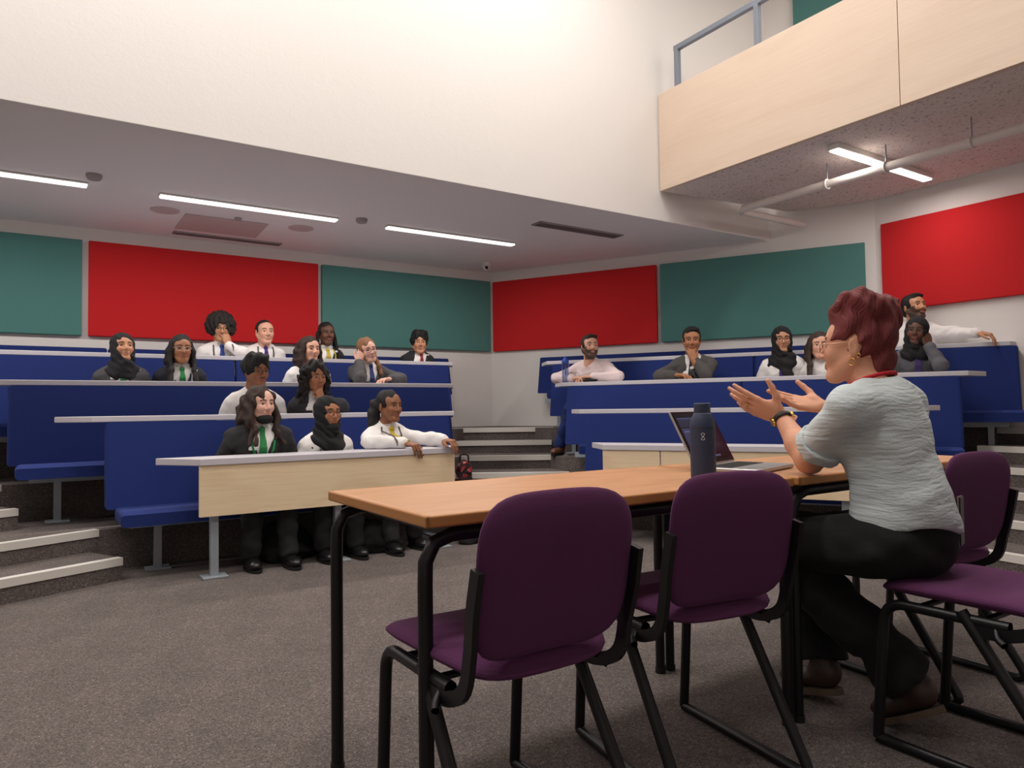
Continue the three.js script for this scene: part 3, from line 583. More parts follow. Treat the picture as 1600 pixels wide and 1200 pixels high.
// hair: shell on the skull plus style; all in the head frame
function hairGeo(style, cell = 0.005) {
  const F = new Field([-0.19, -0.36, -0.21], [0.19, 0.21, 0.15], cell);
  const face = (cy = -0.040, ry = 0.098, rx = 0.064, cz = 0.105) => F.cut(ell(V(0, cy, cz), V(rx, ry, 0.088)), 0.012);
  const shell = (t = 0.010, dy = 0) => F.add(ell(V(0, 0.034 + dy, -0.018), V(0.076 + t, 0.088 + t, 0.094 + t)), 0.012);
  const strand = (pts, r0, r1, k = 0.016) => { for (let i = 0; i < pts.length - 1; i++) { const a = i / (pts.length - 1), b = (i + 1) / (pts.length - 1); F.add(cap(V(...pts[i]), V(...pts[i + 1]), r0 + (r1 - r0) * a, r0 + (r1 - r0) * b), k); } };
  let amp = 0.003, fx = 60;
  if (style === 'short') { shell(0.008); F.add(ell(V(0, -0.02, -0.06), V(0.066, 0.06, 0.048)), 0.02); F.cut(ell(V(0, -0.10, -0.02), V(0.12, 0.055, 0.12)), 0.01); face(-0.046, 0.102, 0.066, 0.110); F.add(ell(V(0.01, 0.098, 0.045), V(0.055, 0.022, 0.035)), 0.02); amp = 0.002; }
  else if (style === 'crop') { shell(0.004); F.add(ell(V(0, -0.02, -0.06), V(0.062, 0.055, 0.046)), 0.02); F.cut(ell(V(0, -0.10, -0.02), V(0.12, 0.06, 0.12)), 0.01); face(-0.042, 0.102, 0.068, 0.112); amp = 0.001; }
  else if (style === 'thick') { shell(0.018, 0.006); for (let i = 0; i < 14; i++) { const a = i * 2.4, r = 0.028 + 0.014 * (i % 3); F.add(ell(V(Math.cos(a) * r, 0.102 + 0.010 * Math.sin(i * 1.7), Math.sin(a) * r - 0.005), V(0.032, 0.026, 0.036)), 0.018); } F.add(ell(V(0, 0.092, 0.055), V(0.06, 0.03, 0.035)), 0.02); F.cut(ell(V(0, -0.095, -0.02), V(0.13, 0.06, 0.13)), 0.01); face(-0.043, 0.096, 0.066); amp = 0.005; fx = 75; }
  else if (style === 'curly') { for (let i = 0; i < 70; i++) { const y = 1 - 1.55 * (i + 0.5) / 70, r = Math.sqrt(1 - y * y), a = i * 2.39996; F.add(ell(V(Math.cos(a) * r * 0.098, 0.028 + y * 0.106, Math.sin(a) * r * 0.100 - 0.026), V(0.034, 0.034, 0.034)), 0.012); } face(-0.050, 0.105, 0.060, 0.11); amp = 0.007; fx = 95; }
  else if (style === 'long' || style === 'wavy') {
    shell(0.010); const w = style === 'wavy' ? 0.016 : 0.006;
    for (const s of [-1, 1]) for (let j = 0; j < 5; j++) { const z = 0.035 - j * 0.032, x = s * (0.070 + 0.010 * Math.sin(j * 2)); strand([[s * 0.062, 0.055, z], [x + s * 0.012, -0.02, z - 0.005], [x + s * (0.016 + w), -0.10, z + 0.004], [x + s * (0.02 - w), -0.18, z + 0.015 + (j < 2 ? 0.03 : 0)], [x + s * (0.022 + w), -0.265, z + 0.03 + (j < 2 ? 0.045 : 0)]], style === 'wavy' ? 0.022 : 0.020, 0.015); }
    strand([[0, 0.03, -0.10], [0, -0.08, -0.10], [0, -0.2, -0.09]], 0.045, 0.05); face(-0.042, 0.098, 0.060, 0.11); amp = style === 'wavy' ? 0.006 : 0.0025; fx = style === 'wavy' ? 60 : 45;
  }
  else if (style === 'bigcurls') {
    shell(0.014, 0.008); for (const s of [-1, 1]) for (let j = 0; j < 22; j++) { const q = j / 22, y = 0.05 - q * 0.27; F.add(ell(V(s * (0.082 + 0.022 * Math.sin(j * 1.9) + 0.02 * q), y, 0.02 - 0.07 * ((j * 7) % 5) / 5), V(0.03, 0.028, 0.032)), 0.012); }
    strand([[0, 0.02, -0.10], [0, -0.08, -0.105], [0, -0.2, -0.09]], 0.055, 0.06); face(-0.038, 0.098, 0.056); amp = 0.007; fx = 85;
  }
  else if (style === 'ponytail' || style === 'lowtail') { shell(style === 'ponytail' ? 0.007 : 0.011); F.cut(ell(V(0, -0.105, 0.02), V(0.12, 0.055, 0.10)), 0.01); face(-0.038, 0.100, 0.067, 0.108); const w = style === 'ponytail' ? 0.05 : 0.025; strand([[0, 0.05, -0.10], [-0.02, 0.02, -0.135], [-0.04, -0.06, -0.13], [-0.05, -0.16, -0.11]], w * 0.6, w); if (style === 'lowtail') strand([[0.055, 0.0, -0.055], [0.074, -0.06, -0.04], [0.078, -0.12, -0.005], [0.066, -0.17, 0.045], [0.058, -0.24, 0.07]], 0.024, 0.016); amp = 0.003; }
  else if (style === 'braids') {
    shell(0.008); F.add(ell(V(0, 0.07, -0.05), V(0.06, 0.05, 0.06)), 0.02);
    for (const s of [-1, 1]) for (let j = 0; j < 4; j++) { let p = [s * 0.074, 0.03, 0.0 - j * 0.025]; for (let i = 0; i < 9; i++) { const q = [s * (0.082 + 0.004 * i), 0.03 - 0.03 * (i + 1), p[2] + (j === 0 ? 0.007 : 0.001)]; F.add(ell(V((p[0] + q[0]) / 2, (p[1] + q[1]) / 2, (p[2] + q[2]) / 2), V(0.010, 0.018, 0.010)), 0.003); p = q; } }
    F.cut(ell(V(0, -0.105, 0.03), V(0.07, 0.05, 0.10)), 0.01); face(-0.034, 0.100, 0.070); amp = 0.002;
  }
  F.warp((x, y, z) => amp * Math.sin(x * fx + 4 * Math.sin(y * 18) + z * fx * 0.8) + amp * 0.5 * Math.sin(z * fx * 1.7 - x * 40 + y * 22));
  return F.geo();
}
function hijabGeo(long) {
  const F = new Field([-0.24, -0.36, -0.20], [0.24, 0.16, 0.22], 0.0055);
  F.add(ell(V(0, 0.030, -0.018), V(0.089, 0.101, 0.108)), 0.01); F.add(ell(V(0, -0.05, 0.0), V(0.085, 0.09, 0.092)), 0.04);
  F.add(cap(V(0, -0.11, -0.005), V(0, -0.165, -0.01), 0.078, 0.084), 0.03); F.add(ell(V(0, -0.132, 0.035), V(0.055, 0.026, 0.055)), 0.02);
  F.cut(ell(V(0, -0.021, 0.11), V(0.054, 0.088, 0.085)), 0.010); 
  F.warp((x, y, z) => (y < -0.06 ? 1 : 0.35) * 0.005 * Math.sin(y * 95 + x * 30 + 5 * Math.sin(x * 14 + z * 9)));
  return F.geo();
}
function person(o) {
  const B = BANK[o.bank], f = B.f, c = B.c(o.row) + (o.cz || 0.46), p = f.at(c, o.t), fl = RISE * (o.row - 1);
  const g = thing('person', o.label, 'person', [p[0], fl, -p[1]], 'seated audience'); const bodyYaw = f.yaw + (o.turn || 0); g.rotation.y = bodyYaw;
  const sw = o.sw || 0.17, hip = V(0, 0.475, 0.02), sh = V(o.lean || 0, o.sh, 0.085 + (o.fwd || 0)), head = V(o.hx || 0, o.head, 0.135 + (o.fwd || 0) + (o.hz || 0)), neck = V(lerpV(sh, head, 0.35).x, o.sh + 0.028, sh.z);
  const J = { hip, sh, sw, neck }, skin = o.skin;
  const toCam = Math.atan2(-p[0], p[1]), hy = toCam + (o.yaw || 0) * Math.PI / 180 - bodyYaw, hm = headMatrix(head, hy, (o.pitch || 0) * Math.PI / 180, (o.roll || 0) * Math.PI / 180, o.hs || [1, 1, 1]);
  // arms
  const arms = {};
  for (const [key, s] of [['R', -1], ['L', 1]]) {
    const a = o['arm' + key] || 'lap', sj = sh.clone().add(V(s * (sw - 0.026), -0.058, 0)); let el, wr, dir, palm, pose;
    if (a === 'lap') { el = V(s * (sw + 0.055), sh.y - 0.27, 0.06); wr = V(s * 0.11, 0.565, 0.24); dir = V(-s * 0.5, -0.1, 0.8); palm = V(0, -1, 0); pose = 'relaxed'; }
    else if (a === 'desk') { el = V(s * (sw + 0.095), 0.745, 0.25); wr = V(s * 0.10, 0.735, 0.37); dir = V(-s * 0.85, -0.02, 0.3); palm = V(0, -1, 0.1); pose = 'relaxed'; }
    else { el = V(...a.el); wr = V(...a.wr); dir = V(...a.dir); palm = V(...a.palm); pose = a.pose; }
    arms[key] = { sh: sj, el, wr, dir, palm, pose, s };
  }
  const legs = [-1, 1].map(s => ({ hip: V(s * 0.085, 0.46, 0.05), kn: V(s * 0.105, 0.455, 0.36), an: V(s * 0.105 + (o.footx || 0), 0.10, 0.345 + s * (o.step || 0)), s }));
  if (o.foot) { const l = legs[o.foot.i]; l.kn = V(...o.foot.kn); l.an = V(...o.foot.an); }
  // continuous body
  const bl = [head, V(0, 0, 0.4), V(0, 0.4, -0.16), ...Object.values(arms).flatMap(a => [a.el, a.wr]), ...legs.flatMap(l => [l.kn, l.an])];
  const [mn, mx] = bounds(bl, 0.15), F = new Field(mn, mx, 0.017);
  torso(F, J, -0.006); F.add(cap(neck.clone().add(V(0, -0.03, 0)), lerpV(neck, head, 0.6), 0.05, 0.046), 0.03);
  for (const a of Object.values(arms)) for (const q of armPrims(a, -0.006)) F.add(q, 0.02);
  for (const l of legs) { F.add(cap(l.hip, l.kn, 0.072, 0.052), 0.04); F.add(cap(l.kn, l.an, 0.050, 0.034), 0.02); }
  const S = col(skin), geos = [F.geo(() => S)];
  const hg = headGeo(o.kind, 0.0042, skin, o.face); hg.applyMatrix4(hm); geos.push(hg);
  for (const [key, a] of Object.entries(arms)) geos.push(handGeo(a.pose, key === 'R', a.wr, a.dir, a.palm, skin, o.kind === 'm' ? 1 : 0.93));
  part(g, 'body', merge(geos), M.skin);
  // clothes
  const mesh = (name, geo, mat, label) => part(g, name, geo, mat, label);
  const TB = () => { const [a, b] = bounds([V(-sw - 0.06, 0.34, -0.18), V(sw + 0.06, neck.y + 0.02, 0.30), ...Object.values(arms).flatMap(q => [q.el, q.wr])], 0.075); return new Field(a, b, 0.0115); };
  const shirt = TB(); torso(shirt, J, 0.008, 0.045); shirt.add(cap(neck.clone().add(V(0, -0.04, 0)), neck.clone().add(V(0, 0.0, 0.004)), 0.062, 0.058), 0.02);
  if (!o.blazer) for (const a of Object.values(arms)) { const k = o.sleeves === 'short' ? 0.0 : 0.93; const q = armPrims(a, 0.012, k); shirt.add(q[0], 0.03); if (k) shirt.add(q[1], 0.025); }
  shirt.cut(cap(neck.clone().add(V(0, -0.02, 0.004)), neck.clone().add(V(0, 0.10, 0.01)), 0.047, 0.052), 0.003); shirt.warp(folds(0.006, 17));
  mesh('shirt', shirt.geo(), cloth(o.shirt || 0xe9e6e4));
  let outer = shirt;
  if (o.blazer) {
    outer = TB(); torso(outer, J, 0.016, 0.045); for (const a of Object.values(arms)) for (const q of armPrims(a, 0.015, 0.92)) outer.add(q, 0.03);
    const by = sh.y - 0.30, ty = neck.y + 0.06, vw = o.vwidth || 0.062;
    outer.cut({ mn: [-0.1, by, 0.02], mx: [0.1, ty, 0.4], d: (x, y, z) => Math.max(Math.abs(x - sh.x * (y - by) / (ty - by)) - vw * Math.max(0, Math.min(1, (y - by) / (sh.y - by))), sh.z + 0.02 - z, by - y) }, 0.006);
    outer.cut(cap(neck.clone().add(V(0, -0.03, 0.01)), neck.clone().add(V(0, 0.10, 0.03)), 0.064, 0.075), 0.004); outer.warp(folds(0.006, 15));
    const bz = mesh('blazer', outer.geo(), cloth(o.blazer));
    for (const s of [-1, 1]) { // lapels
      const pts = [], w = [], nn = []; for (let i = 0; i <= 6; i++) { const y = by + 0.02 + (sh.y - 0.02 - by) * i / 6, x = sh.x * (y - by) / (ty - by) + s * (vw * Math.max(0, (y - by) / (sh.y - by)) + 0.018), z = outer.front(x, y); if (z === null) continue; pts.push(V(x, y, z + 0.001)); w.push(0.018 + 0.028 * Math.sin(Math.PI * Math.min(1, i / 5))); nn.push(V(s * 0.25, 0.1, 1)); }
      if (pts.length > 2) part(bz, 'lapel', ribbon(pts, w, nn, 0.005), cloth(o.blazer));
    }
    if (o.badge) { const x = 0.085, y = sh.y - 0.12, z = outer.front(x, y); if (z !== null) mesh('badge', new THREE.CylinderGeometry(0.014, 0.014, 0.004, 16).rotateX(Math.PI / 2).translate(x, y, z + 0.004), std({ color: 0xe8e8e6, roughness: 0.4 }), 'round white badge'); }
  }
  if (!o.hijab || o.collar) { // shirt collar: two wings
    const cg = []; for (const s of [-1, 1]) { const r = 0.060, pts = [], w = [], nn = []; for (let i = 0; i <= 7; i++) { const a = Math.PI * (0.98 - 0.93 * i / 7), x = s * Math.sin(a) * r, z = -Math.cos(a) * -1 * 0 + Math.cos(Math.PI - a) * r * 0.95; pts.push(neck.clone().add(V(x, 0.018 - 0.018 * i / 7, z + 0.006))); w.push(0.030 + (i > 5 ? 0.016 : 0)); nn.push(V(x, 0.02, z)); } cg.push(ribbon(pts, w, nn, 0.004)); }
    mesh('collar', merge(cg), cloth(o.shirt || 0xe9e6e4, foldBump, 0.001));
  }
  if (o.tie) {
    const pts = [], w = [], nn = []; const y0 = neck.y - 0.025, y1 = Math.max(0.5, sh.y - 0.34); for (let i = 0; i <= 9; i++) { const y = y0 + (y1 - y0) * i / 9, z = shirt.front(sh.x * 0.8, y); if (z === null) continue; pts.push(V(sh.x * 0.8, y, z + 0.006)); w.push(i === 0 ? 0.034 : i === 1 ? 0.030 : 0.036 + 0.028 * i / 9); nn.push(V(0, 0.15, 1)); }
    if (pts.length > 2) { const t = mesh('tie', ribbon(pts, w, nn, 0.006), cloth(o.tie, foldBump, 0.001, 0.6)); part(t, 'knot', ell2(pts[0].clone().add(V(0, 0.0, 0.004)), 0.020, 0.020, 0.013), cloth(o.tie, foldBump, 0.001, 0.6)); }
  }
  if (o.lanyard) {
    const lg = []; for (const s of [-1, 1]) { const pts = [], w = [], nn = []; for (let i = 0; i <= 8; i++) { const q = i / 8, y = neck.y - 0.01 - q * 0.24, x = sh.x * 0.7 + s * (0.066 + 0.012 * Math.sin(q * 3) - 0.05 * q * q), z = outer.front(x, y) ?? shirt.front(x, y); if (z === null) continue; pts.push(V(x, y, z + 0.010)); w.push(0.013); nn.push(V(s * 0.4, 0.2, 1)); } if (pts.length > 2) lg.push(ribbon(pts, w, nn, 0.003)); }
    if (lg.length) mesh('lanyard', merge(lg), cloth(o.lanyard, foldBump, 0.0005));
  }
  const T = new Field([o.foot ? -0.52 : -0.26, -0.01, -0.2], [0.26, 0.62, 0.58], o.row === 1 ? 0.012 : 0.018);
  T.add(ell(hip.clone().add(V(0, -0.03, 0)), V(0.172, 0.10, 0.138)), 0.01);
  for (const l of legs) { T.add(cap(l.hip, l.kn, 0.088, 0.068), 0.04); T.add(cap(l.kn, l.an, 0.066, 0.058), 0.02); } T.cut(cap(V(-1, -0.03, 0.3), V(1, -0.03, 0.3), 0.07), 0.004); T.warp(folds(0.007, 14));
  mesh('trousers', T.geo(), cloth(o.trousers || 0x1d1d20));
  for (const l of legs) { const a = l.an, F2 = new Field([a.x - 0.07, -0.005, a.z - 0.10], [a.x + 0.07, 0.15, a.z + 0.22], 0.007); const y0 = a.y - 0.10; F2.add(ell(V(a.x, y0 + 0.05, a.z - 0.005), V(0.042, 0.05, 0.055)), 0.02); F2.add(ell(V(a.x + l.s * 0.008, y0 + 0.038, a.z + 0.09), V(0.046, 0.036, 0.085)), 0.03); F2.add(cap(V(a.x, y0 + 0.08, a.z - 0.01), V(a.x, y0 + 0.12, a.z - 0.01), 0.042, 0.042), 0.02); F2.cut({ mn: [a.x - 0.1, -0.05, a.z - 0.12], mx: [a.x + 0.1, y0 + 0.004, a.z + 0.24], d: (x, y) => y - y0 - 0.004 }, 0.002);
    const sho = mesh('shoe', F2.geo(), cloth(o.shoe || 0x151416, foldBump, 0.001, 0.35)); const so = new THREE.Shape(); so.absellipse(0, 0, 0.047, 0.135, 0, Math.PI * 2); const sg = new THREE.ExtrudeGeometry(so, { depth: 0.016, bevelEnabled: false, curveSegments: 20 }); sg.rotateX(-Math.PI / 2); sg.translate(a.x + l.s * 0.004, y0 + 0.001, a.z + 0.055); part(sho, 'sole', sg, std({ color: 0x0d0d0d, roughness: 0.7 })); }
  // head things
  if (o.hijab) { const h = hijabGeo(o.hijabLong); h.applyMatrix4(hm); const hj = mesh('hijab', h, cloth(o.hijab, foldBump, 0.002));
    const D = new Field([-0.26, sh.y - 0.30, -0.2], [0.26, sh.y + 0.16, 0.34], 0.0075); D.add(cap(neck.clone().add(V(0, 0.03, 0.01)), neck.clone().add(V(0, -0.02, 0.012)), 0.082, 0.098), 0.02); D.add(ell(sh.clone().add(V(0, -0.03, 0.035)), V(0.108, 0.055, 0.105)), 0.05);
    for (const s of [-1, 1]) D.add(cap(neck.clone().add(V(s * 0.03, 0, 0.04)), sh.clone().add(V(s * 0.075, -0.045, 0.04)), 0.052, 0.042), 0.04); if (o.hijabLong) { D.add(cap(sh.clone().add(V(0.03, -0.05, 0.10)), sh.clone().add(V(0.055, -0.22, 0.125)), 0.05, 0.045), 0.04); }
    D.warp((x, y, z) => 0.006 * Math.sin(y * 75 + 6 * Math.sin(x * 11 + 1) + x * 22) + 0.003 * Math.sin(x * 60 + z * 40)); part(hj, 'scarf_drape', D.geo(), cloth(o.hijab, foldBump, 0.002)); }
  if (o.hair) { const h = hairGeo(o.hair[0]); h.applyMatrix4(hm); mesh('hair', h, hairMat(o.hair[1])); }
  if (o.glasses) { const q = glassesGeo(o.round); q.applyMatrix4(hm); mesh('glasses', q, std({ color: o.glasses, roughness: 0.35, metalness: 0.3 }), 'thin framed spectacles'); }
  if (o.mask) { const F3 = new Field([-0.1, -0.16, -0.06], [0.1, 0.0, 0.13], 0.004); F3.add(ell(V(0, -0.098, 0.050), V(0.055, 0.036, 0.052)), 0.01); for (const s of [-1, 1]) F3.add(cap(V(s * 0.05, -0.088, 0.03), V(s * 0.076, -0.02, -0.01), 0.004, 0.003), 0.01); F3.cut(ell(V(0, -0.035, 0.05), V(0.08, 0.04, 0.09)), 0.004); const q = F3.geo(); q.applyMatrix4(hm); mesh('face_mask', q, cloth(0x121214, foldBump, 0.001), 'black face mask pulled below the chin'); }
  return g;
}
function ell2(c, x, y, z) { const g = new THREE.SphereGeometry(1, 14, 10); g.scale(x, y, z); g.translate(c.x, c.y, c.z); return g.toNonIndexed(); }

const SK = { fair: 0xd9a58c, pale: 0xe0b09c, olive: 0xbf8a68, tan: 0xa8714f, brown: 0x8f5d40, deep: 0x5f3b2a, mid: 0x9a6747 };
const WHITE = 0xe6e3e2, BLACK = 0x222226;
// hand to the face: elbow on the ledge
function atFace(o, s, dx, dy, dz, pose = 'fist') { const h = [(o.hx || 0) + dx, o.head + dy, 0.135 + (o.fwd || 0) + (o.hz || 0) + dz]; return { el: [s * 0.15 + (o.hx || 0) * 0.5, 0.745, 0.31], wr: h, dir: [-s * 0.25, 0.95, -0.05], palm: [-s * 0.45, 0.1, -0.9], pose }; }
const crowd = [
  // left bank, top row
  { bank: 'L', row: 4, t: 1.41, head: 0.966, sh: 0.80, yaw: 6, pitch: -4, kind: 'm', skin: SK.olive, hair: ['curly', 0x1a1210], glasses: 0x151515, tie: 0x24408f, lanyard: 0x55504f, face: 1, L: [0.045, -0.155, 0.085, 'cup'], label: 'person with big dark curls in a white shirt, hand over nose' },
  { bank: 'L', row: 4, t: 1.80, head: 0.950, sh: 0.80, yaw: 18, pitch: 2, kind: 'm', skin: SK.fair, hair: ['crop', 0x1f1614], tie: 0x3d1f7a, lanyard: 0x55504f, label: 'person with cropped dark hair, white shirt and purple tie' },
  { bank: 'L', row: 4, t: 2.395, head: 0.965, sh: 0.80, yaw: 16, kind: 'f', skin: SK.deep, hair: ['braids', 0x100d0d], blazer: BLACK, tie: 0xb9a22c, lanyard: 0xc2b030, label: 'person with long dark braids, black blazer and yellow tie on the top row' },
  { bank: 'L', row: 4, t: 3.408, head: 0.915, sh: 0.78, yaw: 8, kind: 'm', skin: SK.olive, hair: ['thick', 0x0d0c0e], blazer: BLACK, tie: 0x8a1d25, label: 'person with thick black hair, black blazer and dark red tie' },
  // third row
  { bank: 'L', row: 3, t: 0.56, head: 0.958, sh: 0.79, yaw: 14, pitch: 10, kind: 'f', skin: SK.olive, hijab: 0x1d1c20, blazer: 0x47464a, tie: 0x157a3c, collar: 1, label: 'person in a black headscarf and grey blazer with chin lifted' },
  { bank: 'L', row: 3, t: 0.97, head: 0.962, sh: 0.80, yaw: 10, kind: 'f', skin: SK.mid, hair: ['long', 0x15100f], glasses: 0xb9b0a8, blazer: 0x20222c, tie: 0x157a3c, lanyard: 0xcfccd0, label: 'person with long black hair, clear glasses, navy blazer and green tie' },
  { bank: 'L', row: 3, t: 2.00, head: 0.995, sh: 0.83, yaw: 30, kind: 'f', skin: SK.fair, hair: ['long', 0x2e1d17], label: 'person with long straight brown hair in a plain white shirt' },
  { bank: 'L', row: 3, t: 2.554, head: 1.005, sh: 0.86, yaw: 24, roll: 12, hx: -0.02, kind: 'f', skin: SK.pale, hair: ['lowtail', 0x8a5f43], glasses: 0x6a3f5f, blazer: 0x4a494b, tie: 0x1f2f6c, badge: 1, R: [-0.095, -0.11, 0.035, 'cup'], armL: 'desk', face: { brow: 0x7a553f }, label: 'person with fair hair and glasses leaning a cheek on one hand' },
  // second row
  { bank: 'L', row: 2, t: 1.371, head: 1.010, sh: 0.84, yaw: 32, pitch: -3, kind: 'm', skin: SK.brown, hair: ['thick', 0x0f0d0f], glasses: 0x1a1a1c, lanyard: 0x4b4644, sw: 0.185, face: { moustache: 0x20140f }, label: 'person with thick black hair, dark glasses and white shirt on the second row' },
  { bank: 'L', row: 2, t: 1.815, head: 0.975, sh: 0.81, yaw: 26, pitch: -6, kind: 'f', skin: SK.tan, hair: ['bigcurls', 0x1c1412], blazer: 0x2b2b31, L: [0.02, -0.19, 0.095, 'fist'], label: 'person with loose dark curls and charcoal blazer, fist at the chin' },
  // front row
  { bank: 'L', row: 1, t: 1.224, head: 1.010, sh: 0.845, yaw: 30, kind: 'f', skin: SK.pale, hair: ['wavy', 0x33221b], blazer: 0x252427, tie: 0x177a3c, lanyard: 0x1f8a4a, mask: 1, sw: 0.19, vwidth: 0.075, step: 0.03, label: 'person with long wavy brown hair, black blazer and mask under the chin' },
  { bank: 'L', row: 1, t: 1.671, head: 0.945, sh: 0.775, yaw: 30, pitch: 2, kind: 'f', skin: SK.tan, hijab: 0x131316, hijabLong: 1, glasses: 0x2a1a16, round: 1, mask: 1, tie: 0x177a3c, lanyard: 0x6a6462, label: 'person in a black headscarf and round glasses at the front desk' },
  { bank: 'L', row: 1, t: 2.124, head: 0.988, sh: 0.825, yaw: 42, kind: 'f', skin: SK.brown, hair: ['ponytail', 0x171213], tie: 0xb59d1f, lanyard: 0x5c5654, step: -0.04,
    armR: { el: [-0.20, 0.74, 0.24], wr: [-0.005, 0.735, 0.40], dir: [0.55, -0.18, 0.75], palm: [0, -1, -0.3], pose: 'droop' }, armL: { el: [0.27, 0.745, 0.26], wr: [0.29, 0.745, 0.42], dir: [0.25, -0.1, 0.9], palm: [0, -1, -0.2], pose: 'droop' }, label: 'person with a dark ponytail and yellow tie, hands over the desk edge' },
  // right bank, third row
  { bank: 'R', row: 3, t: -2.36, head: 1.045, sh: 0.885, yaw: 18, pitch: 6, kind: 'm', skin: SK.fair, hair: ['short', 0x2c1d17], shirt: 0xe6d3d3, trousers: 0x1c2f6a, shoe: 0x6b4632, sw: 0.20, face: { beard: 0x2e1c16 },
    armR: { el: [-0.31, 0.745, 0.24], wr: [-0.09, 0.735, 0.36], dir: [0.9, 0.02, 0.2], palm: [0, -1, 0], pose: 'relaxed' }, armL: { el: [0.31, 0.745, 0.24], wr: [0.10, 0.74, 0.36], dir: [-0.9, 0.05, 0.2], palm: [0, -1, 0], pose: 'relaxed' }, foot: { i: 0, kn: [-0.15, 0.45, 0.28], an: [-0.30, 0.10, 0.20] }, label: 'bearded person in a pale pink shirt resting both forearms on the ledge' },
  { bank: 'R', row: 3, t: -1.379, head: 1.060, sh: 0.885, yaw: 2, pitch: -6, kind: 'm', skin: SK.tan, hair: ['short', 0x100e0f], blazer: 0x4b4948, tie: 0x26262b, sw: 0.18, L: [0.03, -0.19, 0.08, 'cup'], armR: 'desk', label: 'person with short black hair and grey blazer, hand across the mouth' },
  { bank: 'R', row: 3, t: -0.607, head: 1.020, sh: 0.855, yaw: 8, kind: 'f', skin: SK.olive, hijab: 0x151418, hijabLong: 1, glasses: 0x2a2020, round: 1, tie: 0x4a2f8a, label: 'person in a black headscarf, glasses, white shirt and purple tie' },
  { bank: 'R', row: 3, t: -0.314, head: 0.955, sh: 0.80, yaw: 10, kind: 'f', skin: SK.fair, hair: ['long', 0x3a2a22], label: 'person in a white shirt mostly hidden behind the speaking woman' },
  { bank: 'R', row: 3, t: 0.407, head: 1.035, sh: 0.875, yaw: -6, roll: -8, hx: 0.0, kind: 'f', skin: SK.deep, hijab: 0x17161a, glasses: 0x6b6460, shirt: 0x55545a, tie: 0x3a2466, L: [0.075, -0.125, 0.055, 'cup'], label: 'person in a black headscarf and grey cardigan, cheek on one hand' },
  // right bank, top row
  { bank: 'R', row: 4, t: 0.425, cz: 0.36, head: 1.030, sh: 0.875, yaw: 40, pitch: 12, kind: 'm', skin: SK.olive, hair: ['short', 0x0f0d0d], sw: 0.195, face: { beard: 0x1a1210 },
    armL: { el: [0.30, 0.80, 0.20], wr: [0.44, 0.775, 0.36], dir: [0.75, -0.2, 0.35], palm: [0.2, -1, 0], pose: 'droop' }, fwd: 0.06, label: 'bearded person in white with one arm stretched along the seat back' },
];
for (const o of crowd) {
  if (o.face === 1) o.face = {};
  if (o.L) o.armL = atFace(o, 1, o.L[0], o.L[1], o.L[2], o.L[3]);
  if (o.R) o.armR = atFace(o, -1, o.R[0], o.R[1], o.R[2], o.R[3]);
  if (o.kind === 'f' && !o.sw) o.sw = 0.16;
  o.hs = o.kind === 'f' ? [0.96, 0.96, 0.96] : [1, 1, 1];
  person(o);
}

// ---------------------------------------------------------------- tables
const TB0 = 1.334, TU = 0.675, TH = 0.745; // front edge along n, left end along u
function P3(nv, uv, y) { const p = FL.at(nv, uv); return V(p[0], y, -p[1]); }
function table(u0, label) {
  const L = 1.235, W = 0.60, m = FL.at(TB0 + W / 2, u0 + L / 2), o = thing('table', label, 'table', [m[0], 0, -m[1]], 'beech topped tables'); o.rotation.y = FL.yaw - Math.PI; // local +x runs against u, +z along n
  const top = new RoundedBoxGeometry(L - 0.012, 0.024, W - 0.012, 3, 0.010); top.translate(0, TH - 0.013, 0); part(o, 'tabletop', metricUV(top), M.beech);
  const lip = []; for (const [w, d, x, z] of [[L, 0.012, 0, W / 2 - 0.006], [L, 0.012, 0, -W / 2 + 0.006], [0.012, W, L / 2 - 0.006, 0], [0.012, W, -L / 2 + 0.006, 0]]) { const g = new RoundedBoxGeometry(w, 0.027, d, 2, 0.0055); g.translate(x, TH - 0.0145, z); lip.push(metricUV(g)); }
  part(o, 'edge_lipping', merge(lip), M.lipping, 'orange brown moulded edge');
  for (const z of [-W / 2 + 0.035, W / 2 - 0.035]) { // one bent tube makes two legs and the rail between them
    const a = L / 2 - 0.012; part(o, 'leg_frame', bentTube([V(-a, 0.012, z), V(-a, TH - 0.05, z), V(a, TH - 0.05, z), V(a, 0.012, z)], 0.0165, 0.07, 14), M.blackSteel);
    for (const s of [-1, 1]) part(o, 'foot_cap', new THREE.CylinderGeometry(0.019, 0.019, 0.02, 14).translate(s * a, 0.010, z), M.dark);
  }
  for (const s of [-1, 1]) part(o, 'cross_rail', box(s * (L / 2 - 0.10) - 0.014, s * (L / 2 - 0.10) + 0.014, TH - 0.062, TH - 0.030, -W / 2 + 0.035, W / 2 - 0.035), M.blackSteel);
  return o;
}
table(TU, 'beech topped table carrying the laptop and the bottle');
table(TU + 1.26, 'beech topped table under the speaking woman\'s elbow');

